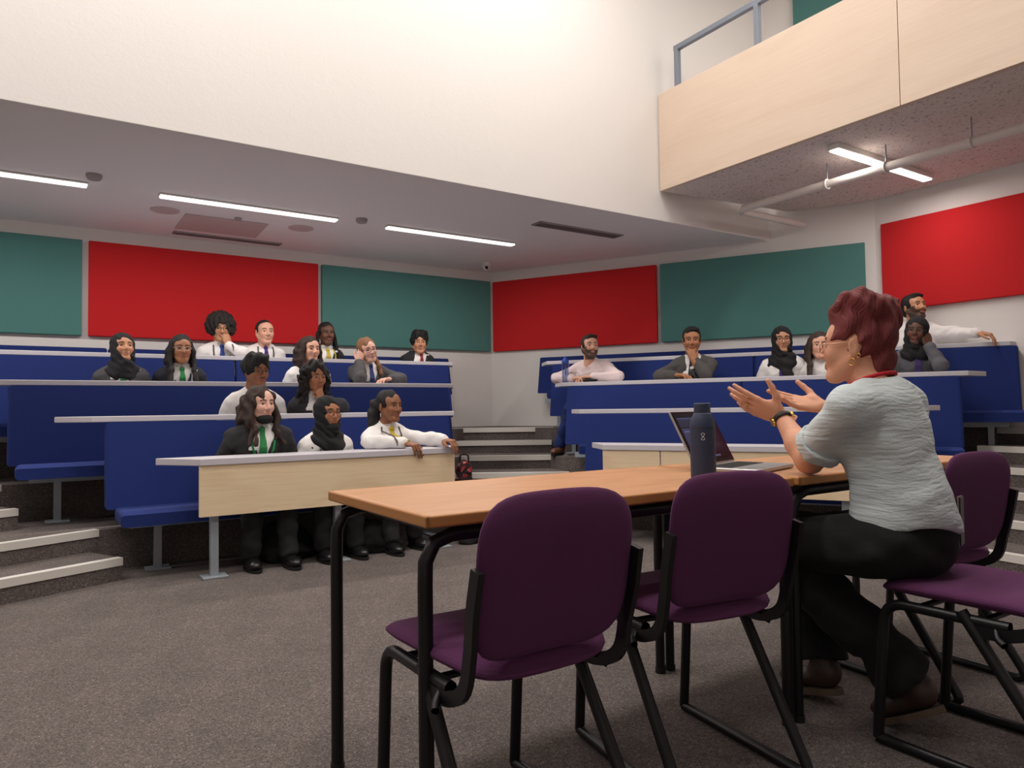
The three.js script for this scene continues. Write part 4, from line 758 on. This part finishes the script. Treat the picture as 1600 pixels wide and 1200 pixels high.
// ---------------------------------------------------------------- chairs
function makeChair() {
  const o = new THREE.Group();
  const seat = pad(0.41, 0.43, 0.050, 5, 0.25, 0.0, 12, 64, 0.06); seat.rotateX(-Math.PI / 2); seat.translate(0, 0.445, 0);
  { const p = seat.attributes.position; for (let i = 0; i < p.count; i++) { const z = p.getZ(i); p.setY(i, p.getY(i) + (z < -0.08 ? 0 : 0) - (z > 0.13 ? (z - 0.13) * (z - 0.13) * 2.2 : 0) + (z < -0.1 ? -(z + 0.1) * (z + 0.1) * 1.2 : 0)); } seat.computeVertexNormals(); }
  part(o, 'seat', seat, M.purple);
  const back = pad(0.390, 0.345, 0.044, 4.2, -0.55, 0.15, 12, 64, -0.02); back.rotateX(-0.16); back.translate(0, 0.628, -0.218); part(o, 'backrest', back, M.purple);
  for (const s of [-1, 1]) {
    const x = s * 0.190;
    part(o, 'side_frame', bentTube([V(x, 0.016, 0.215), V(x, 0.405, 0.185), V(x, 0.405, -0.13)], 0.0145, 0.06, 12), M.blackSteel);
    part(o, 'rear_leg', bentTube([V(s * 0.197, 0.425, -0.02), V(s * 0.197, 0.016, -0.29), V(s * 0.197, 0.016, -0.20)], 0.0150, 0.07, 12), M.blackSteel);
    part(o, 'floor_runner', bentTube([V(s * 0.197, 0.016, -0.205), V(s * 0.194, 0.016, 0.0), V(x, 0.016, 0.215)], 0.0145, 0.03, 10), M.blackSteel);
    const br = []; const pts = [V(s * 0.198, 0.398, -0.05), V(s * 0.198, 0.402, -0.13), V(s * 0.198, 0.43, -0.185), V(s * 0.198, 0.50, -0.207), V(s * 0.203, 0.58, -0.226), V(s * 0.201, 0.665, -0.244)];
    const c = new THREE.CatmullRomCurve3(pts), q = c.getPoints(24), nn = q.map((p, i) => { const a = q[Math.max(0, i - 1)], b = q[Math.min(24, i + 1)], d = b.clone().sub(a); return V(0, -d.z, d.y).multiplyScalar(-1); });
    const rb = ribbon(q, q.map(() => 0.014), nn, 0.030); part(o, 'back_bracket', rb, M.blackSteel);
    part(o, 'linking_hook', tube([V(s * 0.195, 0.395, -0.10), V(s * 0.212, 0.378, -0.11), V(s * 0.225, 0.368, -0.13)], 0.009, 8), M.blackSteel);
  }
  for (const z of [-0.06, 0.10]) part(o, 'cross_tube', tube([V(-0.19, 0.403, z), V(0, 0.403, z), V(0.19, 0.403, z)], 0.009, 8), M.blackSteel);
  return o;
}
const proto = makeChair();
[[1.415, 0.89, 0.0, 'empty purple chair tucked under the free end of the laptop table'], [1.44, 1.50, -0.16, 'empty purple chair in front of the navy bottle'], [0.94, 2.20, 0.0, 'purple chair the woman perches on'], [1.39, 2.65, -0.08, 'empty purple chair beyond the woman at the far table end']].forEach(([nv, uv, a, label], i) => {
  const ch = i ? proto.clone() : proto, p = FL.at(nv, uv); ch.name = numbered('stacking_chair'); scene.add(ch); ch.position.set(p[0], 0, -p[1]); ch.rotation.set(0, Math.atan2(-0.555, -0.832) + a, 0); tag(ch, label, 'chair', 'purple chairs at the tables');
});

// ---------------------------------------------------------------- laptop, bottle
{
  const e = [0.66, 0.75], ctr = [0.715, 2.53], ang = Math.atan2(0.75, 0.66); // hinge direction in plan
  const o = thing('laptop', 'open silver laptop with a dark screen on the beech table', 'laptop', [ctr[0], TH, -ctr[1]]); o.rotation.y = ang; // local x along the hinge, +z towards the user
  const W = 0.31, D = 0.215;
  part(o, 'base', metricUV(new RoundedBoxGeometry(W, 0.014, D, 3, 0.005).translate(0, 0.008, D / 2)), std({ color: 0xb4b2b3, roughness: 0.35, metalness: 0.6 }));
  const keys = []; for (let r = 0; r < 5; r++) for (let k = 0; k < 13; k++) keys.push(box(-0.132 + k * 0.0204, -0.132 + k * 0.0204 + 0.017, 0.0148, 0.0164, 0.022 + r * 0.0195, 0.022 + r * 0.0195 + 0.016));
  part(o, 'keyboard', merge(keys), std({ color: 0x1b1b1d, roughness: 0.6 })); part(o, 'touchpad', box(-0.055, 0.055, 0.0149, 0.0155, 0.135, 0.20), std({ color: 0xa3a1a2, roughness: 0.4, metalness: 0.4 }));
  const lid = new THREE.Group(); lid.name = 'lid'; lid.position.set(0, 0.016, 0.0); lid.rotation.x = -0.47; o.add(lid);
  part(lid, 'lid_shell', metricUV(new RoundedBoxGeometry(W, 0.208, 0.008, 3, 0.003).translate(0, 0.104, -0.004)), std({ color: 0xb4b2b3, roughness: 0.35, metalness: 0.6 }));
  part(lid, 'bezel', box(-W / 2 + 0.004, W / 2 - 0.004, 0.006, 0.204, 0.0002, 0.0012), std({ color: 0x0b0b0d, roughness: 0.25 }));
  const cv = document.createElement('canvas'); cv.width = 512; cv.height = 320; const g = cv.getContext('2d');
  g.fillStyle = '#1c1a22'; g.fillRect(0, 0, 512, 320); g.fillStyle = '#3a3d55'; g.fillRect(20, 34, 470, 62); g.fillStyle = '#59608a'; g.fillRect(20, 30, 470, 9); g.fillStyle = '#4a4f74'; g.fillRect(20, 104, 250, 170); g.fillStyle = '#7a80a8'; g.fillRect(44, 122, 90, 10); g.fillStyle = '#2a2230'; g.fillRect(285, 104, 205, 170);
  g.fillStyle = '#15131a'; g.fillRect(0, 286, 512, 34); g.fillStyle = '#8c92b8'; for (let i = 0; i < 9; i++) g.fillRect(150 + i * 25, 297, 13, 13);
  g.fillStyle = '#544a5c'; for (let i = 0; i < 9; i++) g.fillRect(300, 122 + i * 15, 80 + (i * 37) % 90, 4);
  const ct = new THREE.CanvasTexture(cv); ct.colorSpace = THREE.SRGBColorSpace;
  const sg = new THREE.PlaneGeometry(W - 0.022, 0.176); sg.translate(0, 0.109, 0.0018); part(lid, 'screen', sg, std({ color: 0x0a0a0c, roughness: 0.15, emissive: 0xffffff, emissiveMap: ct, emissiveIntensity: 0.5 }), 'dim display with open windows');
}
{
  const o = thing('drinks_bottle', 'navy metal bottle with a looped white mark on the table', 'bottle', [0.573, TH, -2.166]); const navy = std({ color: 0x27324d, roughness: 0.55 });
  const lathe = pts => { const g = new THREE.LatheGeometry(pts.map(q => new THREE.Vector2(q[0], q[1])), 40); return g; };
  part(o, 'bottle_body', lathe([[0, 0], [0.035, 0], [0.0375, 0.004], [0.0375, 0.150], [0.0375, 0.160], [0.034, 0.180], [0.0265, 0.194], [0.0255, 0.198], [0, 0.198]]), navy);
  part(o, 'seam_ring', lathe([[0.0372, 0.1515], [0.0379, 0.1525], [0.0379, 0.154], [0.0372, 0.155]]), std({ color: 0x1c2438, roughness: 0.5 }));
  part(o, 'cap', lathe([[0, 0.196], [0.0235, 0.196], [0.0245, 0.199], [0.0245, 0.224], [0.0225, 0.228], [0, 0.228]]), navy);
  const mk = []; const R = 0.0379; for (let i = 0; i <= 40; i++) { const a = i / 40 * Math.PI * 2, x = 0.0048 * Math.sin(2 * a), y = 0.128 + 0.010 * Math.cos(a), th = x / R + 0.26; mk.push(V(Math.sin(th) * R, y, Math.cos(th) * R)); }
  part(o, 'looped_mark', tube(mk, 0.0007, 6, true, 0.5, 3), std({ color: 0xdadce0, roughness: 0.5 })); o.rotation.y = -0.5;
}
// ---------------------------------------------------------------- the speaking woman
{
  const n0 = 1.12, u0 = 2.124, bp = FL.at(n0, u0);
  const o = thing('person', 'woman with red pinned up hair and pale mint blouse talking with open hands', 'person', [bp[0], 0, -bp[1]]); o.rotation.y = Math.atan2(-0.555, -0.832);
  const hip = V(0, 0.575, -0.005), sh = V(0.041, 1.0, 0.045), neck = V(0.041, 1.03, 0.06), head = V(0.040, 1.135, 0.111), sw = 0.178, J = { hip, sh, sw, neck }, skin = 0xd39a7c;
  const hm = headMatrix(head, 17.8 * Math.PI / 180, 0.06, 0.02, [0.95, 0.95, 0.95]);
  const aL = { sh: sh.clone().add(V(sw - 0.018, -0.05, 0)), el: V(0.106, 0.790, 0.236), wr: V(0.046, 0.925, 0.378), dir: V(0.5, 0.40, 0.70), palm: V(-0.50, 0.62, 0.55) };
  const aR = { sh: sh.clone().add(V(-sw + 0.018, -0.05, 0)), el: V(-0.262, 0.80, 0.215), wr: V(-0.185, 0.955, 0.375), dir: V(0.72, 0.20, 0.66), palm: V(0.30, 0.80, -0.52) };
  const legs = [{ hip: V(0.095, 0.555, 0.02), kn: V(0.115, 0.515, 0.36), an: V(-0.035, 0.15, 0.02), s: 1, heel: 0.5 }, { hip: V(-0.095, 0.555, 0.02), kn: V(-0.09, 0.515, 0.41), an: V(-0.02, 0.13, 0.30), s: -1, heel: 0.2 }];
  // body: torso, arms, legs in one surface, head and hands joined on
  const F = new Field([-0.36, -0.02, -0.24], [0.32, 1.2, 0.62], 0.0125), S = col(skin);
  torso(F, J, -0.012, 0.04, 0.86); F.add(cap(neck.clone().add(V(0, -0.05, 0)), lerpV(neck, head, 0.7), 0.052, 0.046), 0.03);
  for (const a of [aL, aR]) { F.add(cap(a.sh, a.el, 0.048, 0.041), 0.03); F.add(cap(a.el, lerpV(a.el, a.wr, 0.35), 0.041, 0.040), 0.02); F.add(cap(lerpV(a.el, a.wr, 0.35), a.wr, 0.040, 0.025), 0.02); }
  for (const l of legs) { F.add(cap(l.hip, l.kn, 0.078, 0.055), 0.04); F.add(cap(l.kn, l.an, 0.052, 0.036), 0.03); }
  const hg = headGeo('f', 0.0030, skin, { brow: 0x5a2f26, lip: 0xb04a4e, gaze: 0.1 }); hg.applyMatrix4(hm);
  const hl = handGeo('open', false, aL.wr, aL.dir, aL.palm, skin, 0.98), hr = handGeo('open', true, aR.wr, aR.dir, aR.palm, skin, 0.98);
  part(o, 'body', merge([F.geo(() => S), hg, hl, hr]), M.skin);
  // blouse
  const mint = cloth(0xc3cdcf, crinkleBump, 0.0032, 0.85), B1 = new Field([-0.34, 0.55, -0.26], [0.34, 1.14, 0.36], 0.008);
  torso(B1, J, 0.008, 0.05, 0.90); B1.add(ell(V(0.015, 0.68, 0.0), V(0.142, 0.14, 0.118)), 0.05);
  for (const a of [aL, aR]) { B1.add(cap(a.sh, lerpV(a.sh, a.el, 0.64), 0.060, 0.060), 0.035); }
  B1.cut(cap(neck.clone().add(V(0, -0.035, 0.02)), neck.clone().add(V(0, 0.12, 0.02)), 0.066, 0.09), 0.006); B1.cut({ mn: [-0.4, 0.4, -0.3], mx: [0.4, 0.605, 0.4], d: (x, y, z) => y - 0.605 - 0.012 * Math.sin(x * 22) }, 0.004);
  for (const a of [aL, aR]) B1.cut(cap(lerpV(a.sh, a.el, 0.62), lerpV(a.sh, a.el, 1.2), 0.050, 0.052), 0.003);
  B1.warp((x, y, z) => 0.006 * noise3(x * 11, y * 17, z * 11) + 0.002 * noise3(x * 24 + 2, y * 45, z * 20));
  const bl = part(o, 'blouse', B1.geo(), mint, 'crinkled pale mint blouse');
  for (const a of [aL, aR]) { // rolled cuffs
    const d = a.el.clone().sub(a.sh).normalize(), c0 = lerpV(a.sh, a.el, 0.58), F4 = new Field([c0.x - 0.12, c0.y - 0.12, c0.z - 0.12], [c0.x + 0.12, c0.y + 0.12, c0.z + 0.12], 0.006), c1 = c0.clone().addScaledVector(d, 0.045);
    F4.add({ mn: [c0.x - 0.1, c0.y - 0.1, c0.z - 0.1], mx: [c0.x + 0.1, c0.y + 0.1, c0.z + 0.1], d: (x, y, z) => { const p = V(x, y, z).sub(c0), t = p.dot(d), r = p.addScaledVector(d, -t).length(); return Math.max(Math.abs(r - 0.0655) - 0.0065, Math.abs(t - 0.025) - 0.021); } }, 0.001);
    F4.warp((x, y, z) => 0.002 * noise3(x * 40, y * 40, z * 40)); part(bl, 'rolled_cuff', F4.geo(), mint);
  }
  // trousers
  const T = new Field([-0.30, 0.0, -0.24], [0.30, 0.74, 0.56], 0.0095);
  T.add(ell(hip.clone().add(V(0, 0.0, -0.005)), V(0.160, 0.118, 0.122)), 0.01); T.add(cap(V(0.01, 0.62, 0.0), V(0.012, 0.66, 0.005), 0.108, 0.100), 0.04);
  for (const l of legs) { T.add(cap(l.hip, l.kn, 0.096, 0.078), 0.04); T.add(cap(l.kn, l.an.clone().add(V(0, 0.0, 0)), 0.076, 0.085), 0.03); const d = l.an.clone().sub(l.kn).normalize(); T.cut({ mn: [l.an.x - 0.15, 0, l.an.z - 0.15], mx: [l.an.x + 0.15, l.an.y + 0.1, l.an.z + 0.15], d: (x, y, z) => -((x - l.an.x) * d.x + (y - l.an.y) * d.y + (z - l.an.z) * d.z) + 0.0 }, 0.004); }
  T.warp(folds(0.008, 12)); part(o, 'trousers', T.geo(), cloth(0x0c0c0e, foldBump, 0.002), 'loose black trousers');
  for (const l of legs) {
    const sg = new THREE.Group(); sg.name = 'shoe'; sg.position.copy(l.an); sg.rotation.x = l.heel; o.add(sg);
    const F2 = new Field([-0.07, -0.12, -0.09], [0.07, 0.07, 0.20], 0.006); F2.add(ell(V(0, -0.035, -0.01), V(0.040, 0.05, 0.052)), 0.02); F2.add(ell(V(0, -0.055, 0.085), V(0.044, 0.034, 0.080)), 0.03); F2.add(cap(V(0, -0.02, -0.01), V(0, 0.04, -0.005), 0.040, 0.038), 0.02); F2.cut({ mn: [-0.1, -0.2, -0.1], mx: [0.1, -0.085, 0.25], d: (x, y) => y + 0.085 }, 0.002);
    part(sg, 'upper', F2.geo(), cloth(0x3b2a22, foldBump, 0.001, 0.5)); const s2 = new THREE.Shape(); s2.absellipse(0, 0, 0.045, 0.108, 0, Math.PI * 2); const so = new THREE.ExtrudeGeometry(s2, { depth: 0.018, bevelEnabled: false, curveSegments: 24 }); so.rotateX(-Math.PI / 2); so.translate(0, -0.102, 0.050); part(sg, 'sole', so, std({ color: 0x57463a, roughness: 0.8 }));
  }
  // hair
  const H = new Field([-0.16, -0.22, -0.22], [0.16, 0.23, 0.15], 0.0045);
  H.add(ell(V(0, 0.036, -0.018), V(0.084, 0.094, 0.100)), 0.012); H.add(ell(V(0, 0.098, -0.008), V(0.082, 0.080, 0.088)), 0.03);
  for (let i = 0; i < 9; i++) { const a = i / 9 * Math.PI * 2; H.add(ell(V(0.055 * Math.cos(a), 0.125 + 0.018 * Math.sin(a * 2 + 1), -0.026 + 0.056 * Math.sin(a)), V(0.045, 0.042, 0.046), qe(0.4, a, 0.3)), 0.012); }
  H.add(ell(V(0.0, 0.085, -0.082), V(0.052, 0.048, 0.040)), 0.014); H.add(ell(V(0.02, 0.045, -0.090), V(0.042, 0.04, 0.034)), 0.012);
  H.add(cap(V(0, 0.0, -0.070), V(0.01, -0.09, -0.085), 0.046, 0.026), 0.02); H.add(cap(V(0.02, -0.05, -0.075), V(0.025, -0.135, -0.095), 0.022, 0.010), 0.014); H.add(cap(V(-0.02, -0.05, -0.08), V(-0.02, -0.14, -0.10), 0.022, 0.008), 0.014);
  H.cut(ell(V(0, -0.036, 0.108), V(0.066, 0.100, 0.090)), 0.012); H.cut(ell(V(0, -0.11, 0.03), V(0.12, 0.065, 0.075)), 0.012); for (const s of [-1, 1]) { H.cut(ell(V(s * 0.088, -0.010, -0.010), V(0.026, 0.040, 0.030)), 0.006); H.cut(ell(V(s * 0.086, -0.030, 0.030), V(0.030, 0.046, 0.038)), 0.006); }
  H.warp((x, y, z) => 0.0035 * Math.sin(x * 70 + 5 * Math.sin(y * 22) + z * 85) + 0.002 * Math.sin(z * 150 + x * 90 + 3 * Math.sin(y * 40)) + 0.003 * Math.sin(y * 60 + z * 50));
  const hh = H.geo(); hh.applyMatrix4(hm); part(o, 'hair', hh, hairMat(0x6e2a2c), 'dark red pinned up hair with a loose tail');
  const gl = glassesGeo(false, 0.0255); gl.applyMatrix4(hm); part(o, 'glasses', gl, std({ color: 0xc9a28c, roughness: 0.3, metalness: 0.6 }), 'thin pale framed glasses');
  for (const s of [-1, 1]) for (const [r, y, z] of [[0.011, -0.050, -0.008], [0.006, -0.030, -0.026]]) { const e = new THREE.TorusGeometry(r, 0.0013, 6, 20); e.rotateY(Math.PI / 2 - 0.4 * s); e.translate(s * 0.081, y, z); e.applyMatrix4(hm); part(o, 'earring', e, M.gold, 'gold hoop earring'); }
  const ly = []; { const pts = []; for (let i = 0; i <= 20; i++) { const a = i / 20 * Math.PI * 2; pts.push(neck.clone().add(V(Math.cos(a) * 0.066, 0.002 - 0.022 * Math.sin(a), Math.sin(a) * 0.066 + 0.008))); } ly.push(tube(pts, 0.006, 8, true, 0.5, 2)); } part(o, 'lanyard', merge(ly), cloth(0xb81f2c, foldBump, 0.0005), 'red neck lanyard');
  { // watch on the raised wrist
    const d = aL.wr.clone().sub(aL.el).normalize(), c = lerpV(aL.el, aL.wr, 0.93), q = new THREE.Quaternion().setFromUnitVectors(V(0, 0, 1), d);
    const w = new THREE.Group(); w.name = 'wrist_watch'; w.position.copy(c); w.quaternion.copy(q); o.add(w);
    const st = new THREE.TorusGeometry(0.030, 0.0045, 8, 32); st.scale(1, 1, 2.0); part(w, 'strap', st, cloth(0x17130f, foldBump, 0.0005, 0.5), 'black strap');
    for (const a of [-0.5, 2.4]) { const cs = new THREE.CylinderGeometry(0.013, 0.013, 0.007, 24); cs.rotateZ(Math.PI / 2); cs.scale(1, 1, 1.1); cs.translate(0.034, 0, 0); cs.rotateZ(a); part(w, a < 0 ? 'watch_case' : 'clasp', cs, M.gold, 'gold'); }
  }
  { // rings
    const y = aL.dir.clone().normalize(), z = aL.palm.clone().addScaledVector(y, -aL.palm.dot(y)).normalize(), x = y.clone().cross(z), m = new THREE.Matrix4().makeBasis(x, y, z).setPosition(aL.wr);
    for (const [fx, fy] of [[-0.0095, 0.118], [0.0105, 0.113]]) { const r = new THREE.TorusGeometry(0.0102, 0.0016, 6, 20); r.rotateX(Math.PI / 2); r.translate(fx, fy, 0.002); r.applyMatrix4(m); part(o, 'ring', r, M.gold, 'gold finger ring'); }
  }
}
{ // phone half out of her back pocket
  const p = FL.at(1.12 - 0.098, 2.124 + 0.085), o = thing('mobile_phone', 'dark phone sticking out of the woman\'s back pocket', 'phone', [p[0], 0.555, -p[1]]); o.rotation.y = Math.atan2(-0.555, -0.832) + 0.3; o.rotation.z = 0.05;
  part(o, 'case', metricUV(new RoundedBoxGeometry(0.07, 0.14, 0.012, 3, 0.005).translate(0, 0.07, -0.012)), std({ color: 0x1a1719, roughness: 0.35 })); part(o, 'edge_band', metricUV(new RoundedBoxGeometry(0.072, 0.142, 0.005, 2, 0.002).translate(0, 0.07, -0.012)), std({ color: 0x8f7f84, roughness: 0.3, metalness: 0.6 }));
}

// ---------------------------------------------------------------- things on the ledge and on the floor
{
  const p = FR.at(6.25 + 0.10, -2.53), y = 0.695 + 2 * RISE, o = thing('water_bottle', 'clear water bottle with blue lid beside the bearded person', 'bottle', [p[0], y, -p[1]]);
  const g = new THREE.LatheGeometry([[0, 0], [0.031, 0], [0.033, 0.005], [0.033, 0.17], [0.030, 0.19], [0.0275, 0.19], [0.0305, 0.168], [0.0305, 0.006], [0, 0.006]].map(q => new THREE.Vector2(q[0], q[1])), 28);
  part(o, 'clear_body', g, new THREE.MeshPhysicalMaterial({ color: 0xdfe6f2, roughness: 0.08, transmission: 1, thickness: 0, ior: 1.45 }), 'clear plastic');
  part(o, 'lid', new THREE.LatheGeometry([[0, 0.186], [0.033, 0.186], [0.034, 0.19], [0.034, 0.215], [0.026, 0.225], [0.014, 0.228], [0.012, 0.245], [0, 0.246]].map(q => new THREE.Vector2(q[0], q[1])), 28), std({ color: 0x2b4fae, roughness: 0.4 }), 'blue plastic lid');
  part(o, 'straw', tube([V(0.004, 0.01, 0), V(0.003, 0.1, 0), V(0, 0.19, 0)], 0.004, 8), std({ color: 0x3a62c4, roughness: 0.4 }));
  const c = FR.at(6.25 + 0.07, -2.28), F = new Field([-0.1, -0.005, -0.07], [0.1, 0.06, 0.07], 0.004); F.add(ell(V(0, 0.016, 0), V(0.085, 0.017, 0.045)), 0.01); F.cut({ mn: [-0.1, -0.02, -0.1], mx: [0.1, 0.001, 0.1], d: (x, y) => y - 0.001 }, 0.001);
  const m = solo('pouch', F.geo(), cloth(0x14141a, foldBump, 0.001), 'flat black pouch under the bearded person\'s hands', 'pouch'); m.position.set(c[0], y, -c[1]); m.rotation.y = FR.yaw;
  const d = FR.at(6.25 + 0.05, -2.43), gg = glassesGeo(true, 0.018); gg.rotateX(-1.2); gg.scale(0.8, 0.8, 0.8); gg.computeBoundingBox(); gg.translate(0, -gg.boundingBox.min.y, 0); const gm = solo('sunglasses', gg, std({ color: 0x120d0c, roughness: 0.3 }), 'dark folded glasses lying on the ledge by the clear bottle', 'glasses'); gm.position.set(d[0], y, -d[1]); gm.rotation.y = FR.yaw + 0.4;
}
function backpack(c, t, w, h, dp, turn, label, hex = 0x151416, badge = false) {
  const p = FL.at(c, t), o = thing('backpack', label, 'bag', [p[0], 0, -p[1]]); o.rotation.y = FL.yaw + turn;
  const F = new Field([-w * 0.75, -0.01, -dp], [w * 0.75, h * 1.25, dp], 0.008);
  F.add(ell(V(0, h * 0.42, 0), V(w * 0.5, h * 0.52, dp * 0.52)), 0.01); F.add(ell(V(0.02, h * 0.2, 0), V(w * 0.55, h * 0.26, dp * 0.58)), 0.05); F.add(ell(V(-w * 0.08, h * 0.68, -0.01), V(w * 0.36, h * 0.3, dp * 0.40)), 0.04);
  F.warp(folds(0.012, 14)); F.cut({ mn: [-1, -0.1, -1], mx: [1, 0.002, 1], d: (x, y) => y - 0.002 }, 0.004);
  part(o, 'bag_body', F.geo(), cloth(hex, foldBump, 0.003));
  const F5 = new Field([-w * 0.5, 0, 0], [w * 0.5, h, dp], 0.008); F5.add(ell(V(0.01, h * 0.32, dp * 0.42), V(w * 0.32, h * 0.22, dp * 0.20)), 0.01); F5.warp(folds(0.007, 16)); part(o, 'front_pocket', F5.geo(), cloth(hex, foldBump, 0.003));
  part(o, 'carry_loop', tube([V(-0.03, h * 0.90, 0), V(-0.02, h * 1.0, 0.01), V(0.02, h * 1.0, 0.01), V(0.03, h * 0.90, 0)], 0.006, 8), cloth(hex, foldBump, 0.001)); part(o, 'shoulder_strap', tube([V(w * 0.2, h * 0.85, -dp * 0.3), V(w * 0.5, h * 0.5, -dp * 0.2), V(w * 0.58, h * 0.12, 0.0), V(w * 0.62, 0.014, dp * 0.45)], 0.011, 8), cloth(hex, foldBump, 0.001));
  if (badge) part(o, 'sewn_badge', box(-0.025, 0.025, h * 0.60, h * 0.60 + 0.022, dp * 0.545, dp * 0.56, 0.002), std({ color: 0xc9c7c5, roughness: 0.6 }), 'small pale badge');
  return o;
}
backpack(4.72, 1.37, 0.36, 0.26, 0.17, 0.2, 'slumped black backpack with a pale badge under the front desk', 0x151416, true);
backpack(4.62, 1.93, 0.32, 0.22, 0.15, -0.3, 'black backpack on the floor between two pairs of shoes', 0x19181a);
backpack(4.50, 2.66, 0.27, 0.10, 0.12, 0.1, 'flat black bag lying past the end of the front desk', 0x121214);
{
  const o = thing('tote_bag', 'dark red floral bag on the steps beside the left bank', 'bag', [-0.425, RISE, -6.24]);
  const F = new Field([-0.11, -0.005, -0.09], [0.11, 0.32, 0.09], 0.007); F.add(ell(V(0, 0.13, 0), V(0.072, 0.145, 0.058)), 0.01); F.add(ell(V(0, 0.05, 0), V(0.078, 0.06, 0.064)), 0.03); F.warp(folds(0.009, 20)); F.cut({ mn: [-1, -0.1, -1], mx: [1, 0.001, 1], d: (x, y) => y - 0.001 }, 0.003);
  const d1 = col(0x3a1418), d2 = col(0x9c2430), d3 = col(0xd48a86), d4 = col(0x1d1416);
  part(o, 'bag_body', F.geo((x, y, z) => { const a = noise3(x * 55, y * 50, z * 55), b = noise3(x * 90 + 4, y * 85, z * 90); return a > 0.35 ? (b > 0.2 ? d3 : d2) : a < -0.35 ? d4 : d1; }), std({ vertexColors: true, roughness: 0.85 }), 'floral printed cloth');
  for (const z of [-0.02, 0.02]) part(o, 'handle', tube([V(-0.04, 0.25, z), V(-0.03, 0.31, z), V(0.03, 0.31, z), V(0.04, 0.25, z)], 0.006, 8), cloth(0x3a1418));
}
renderer.render(scene, camera);
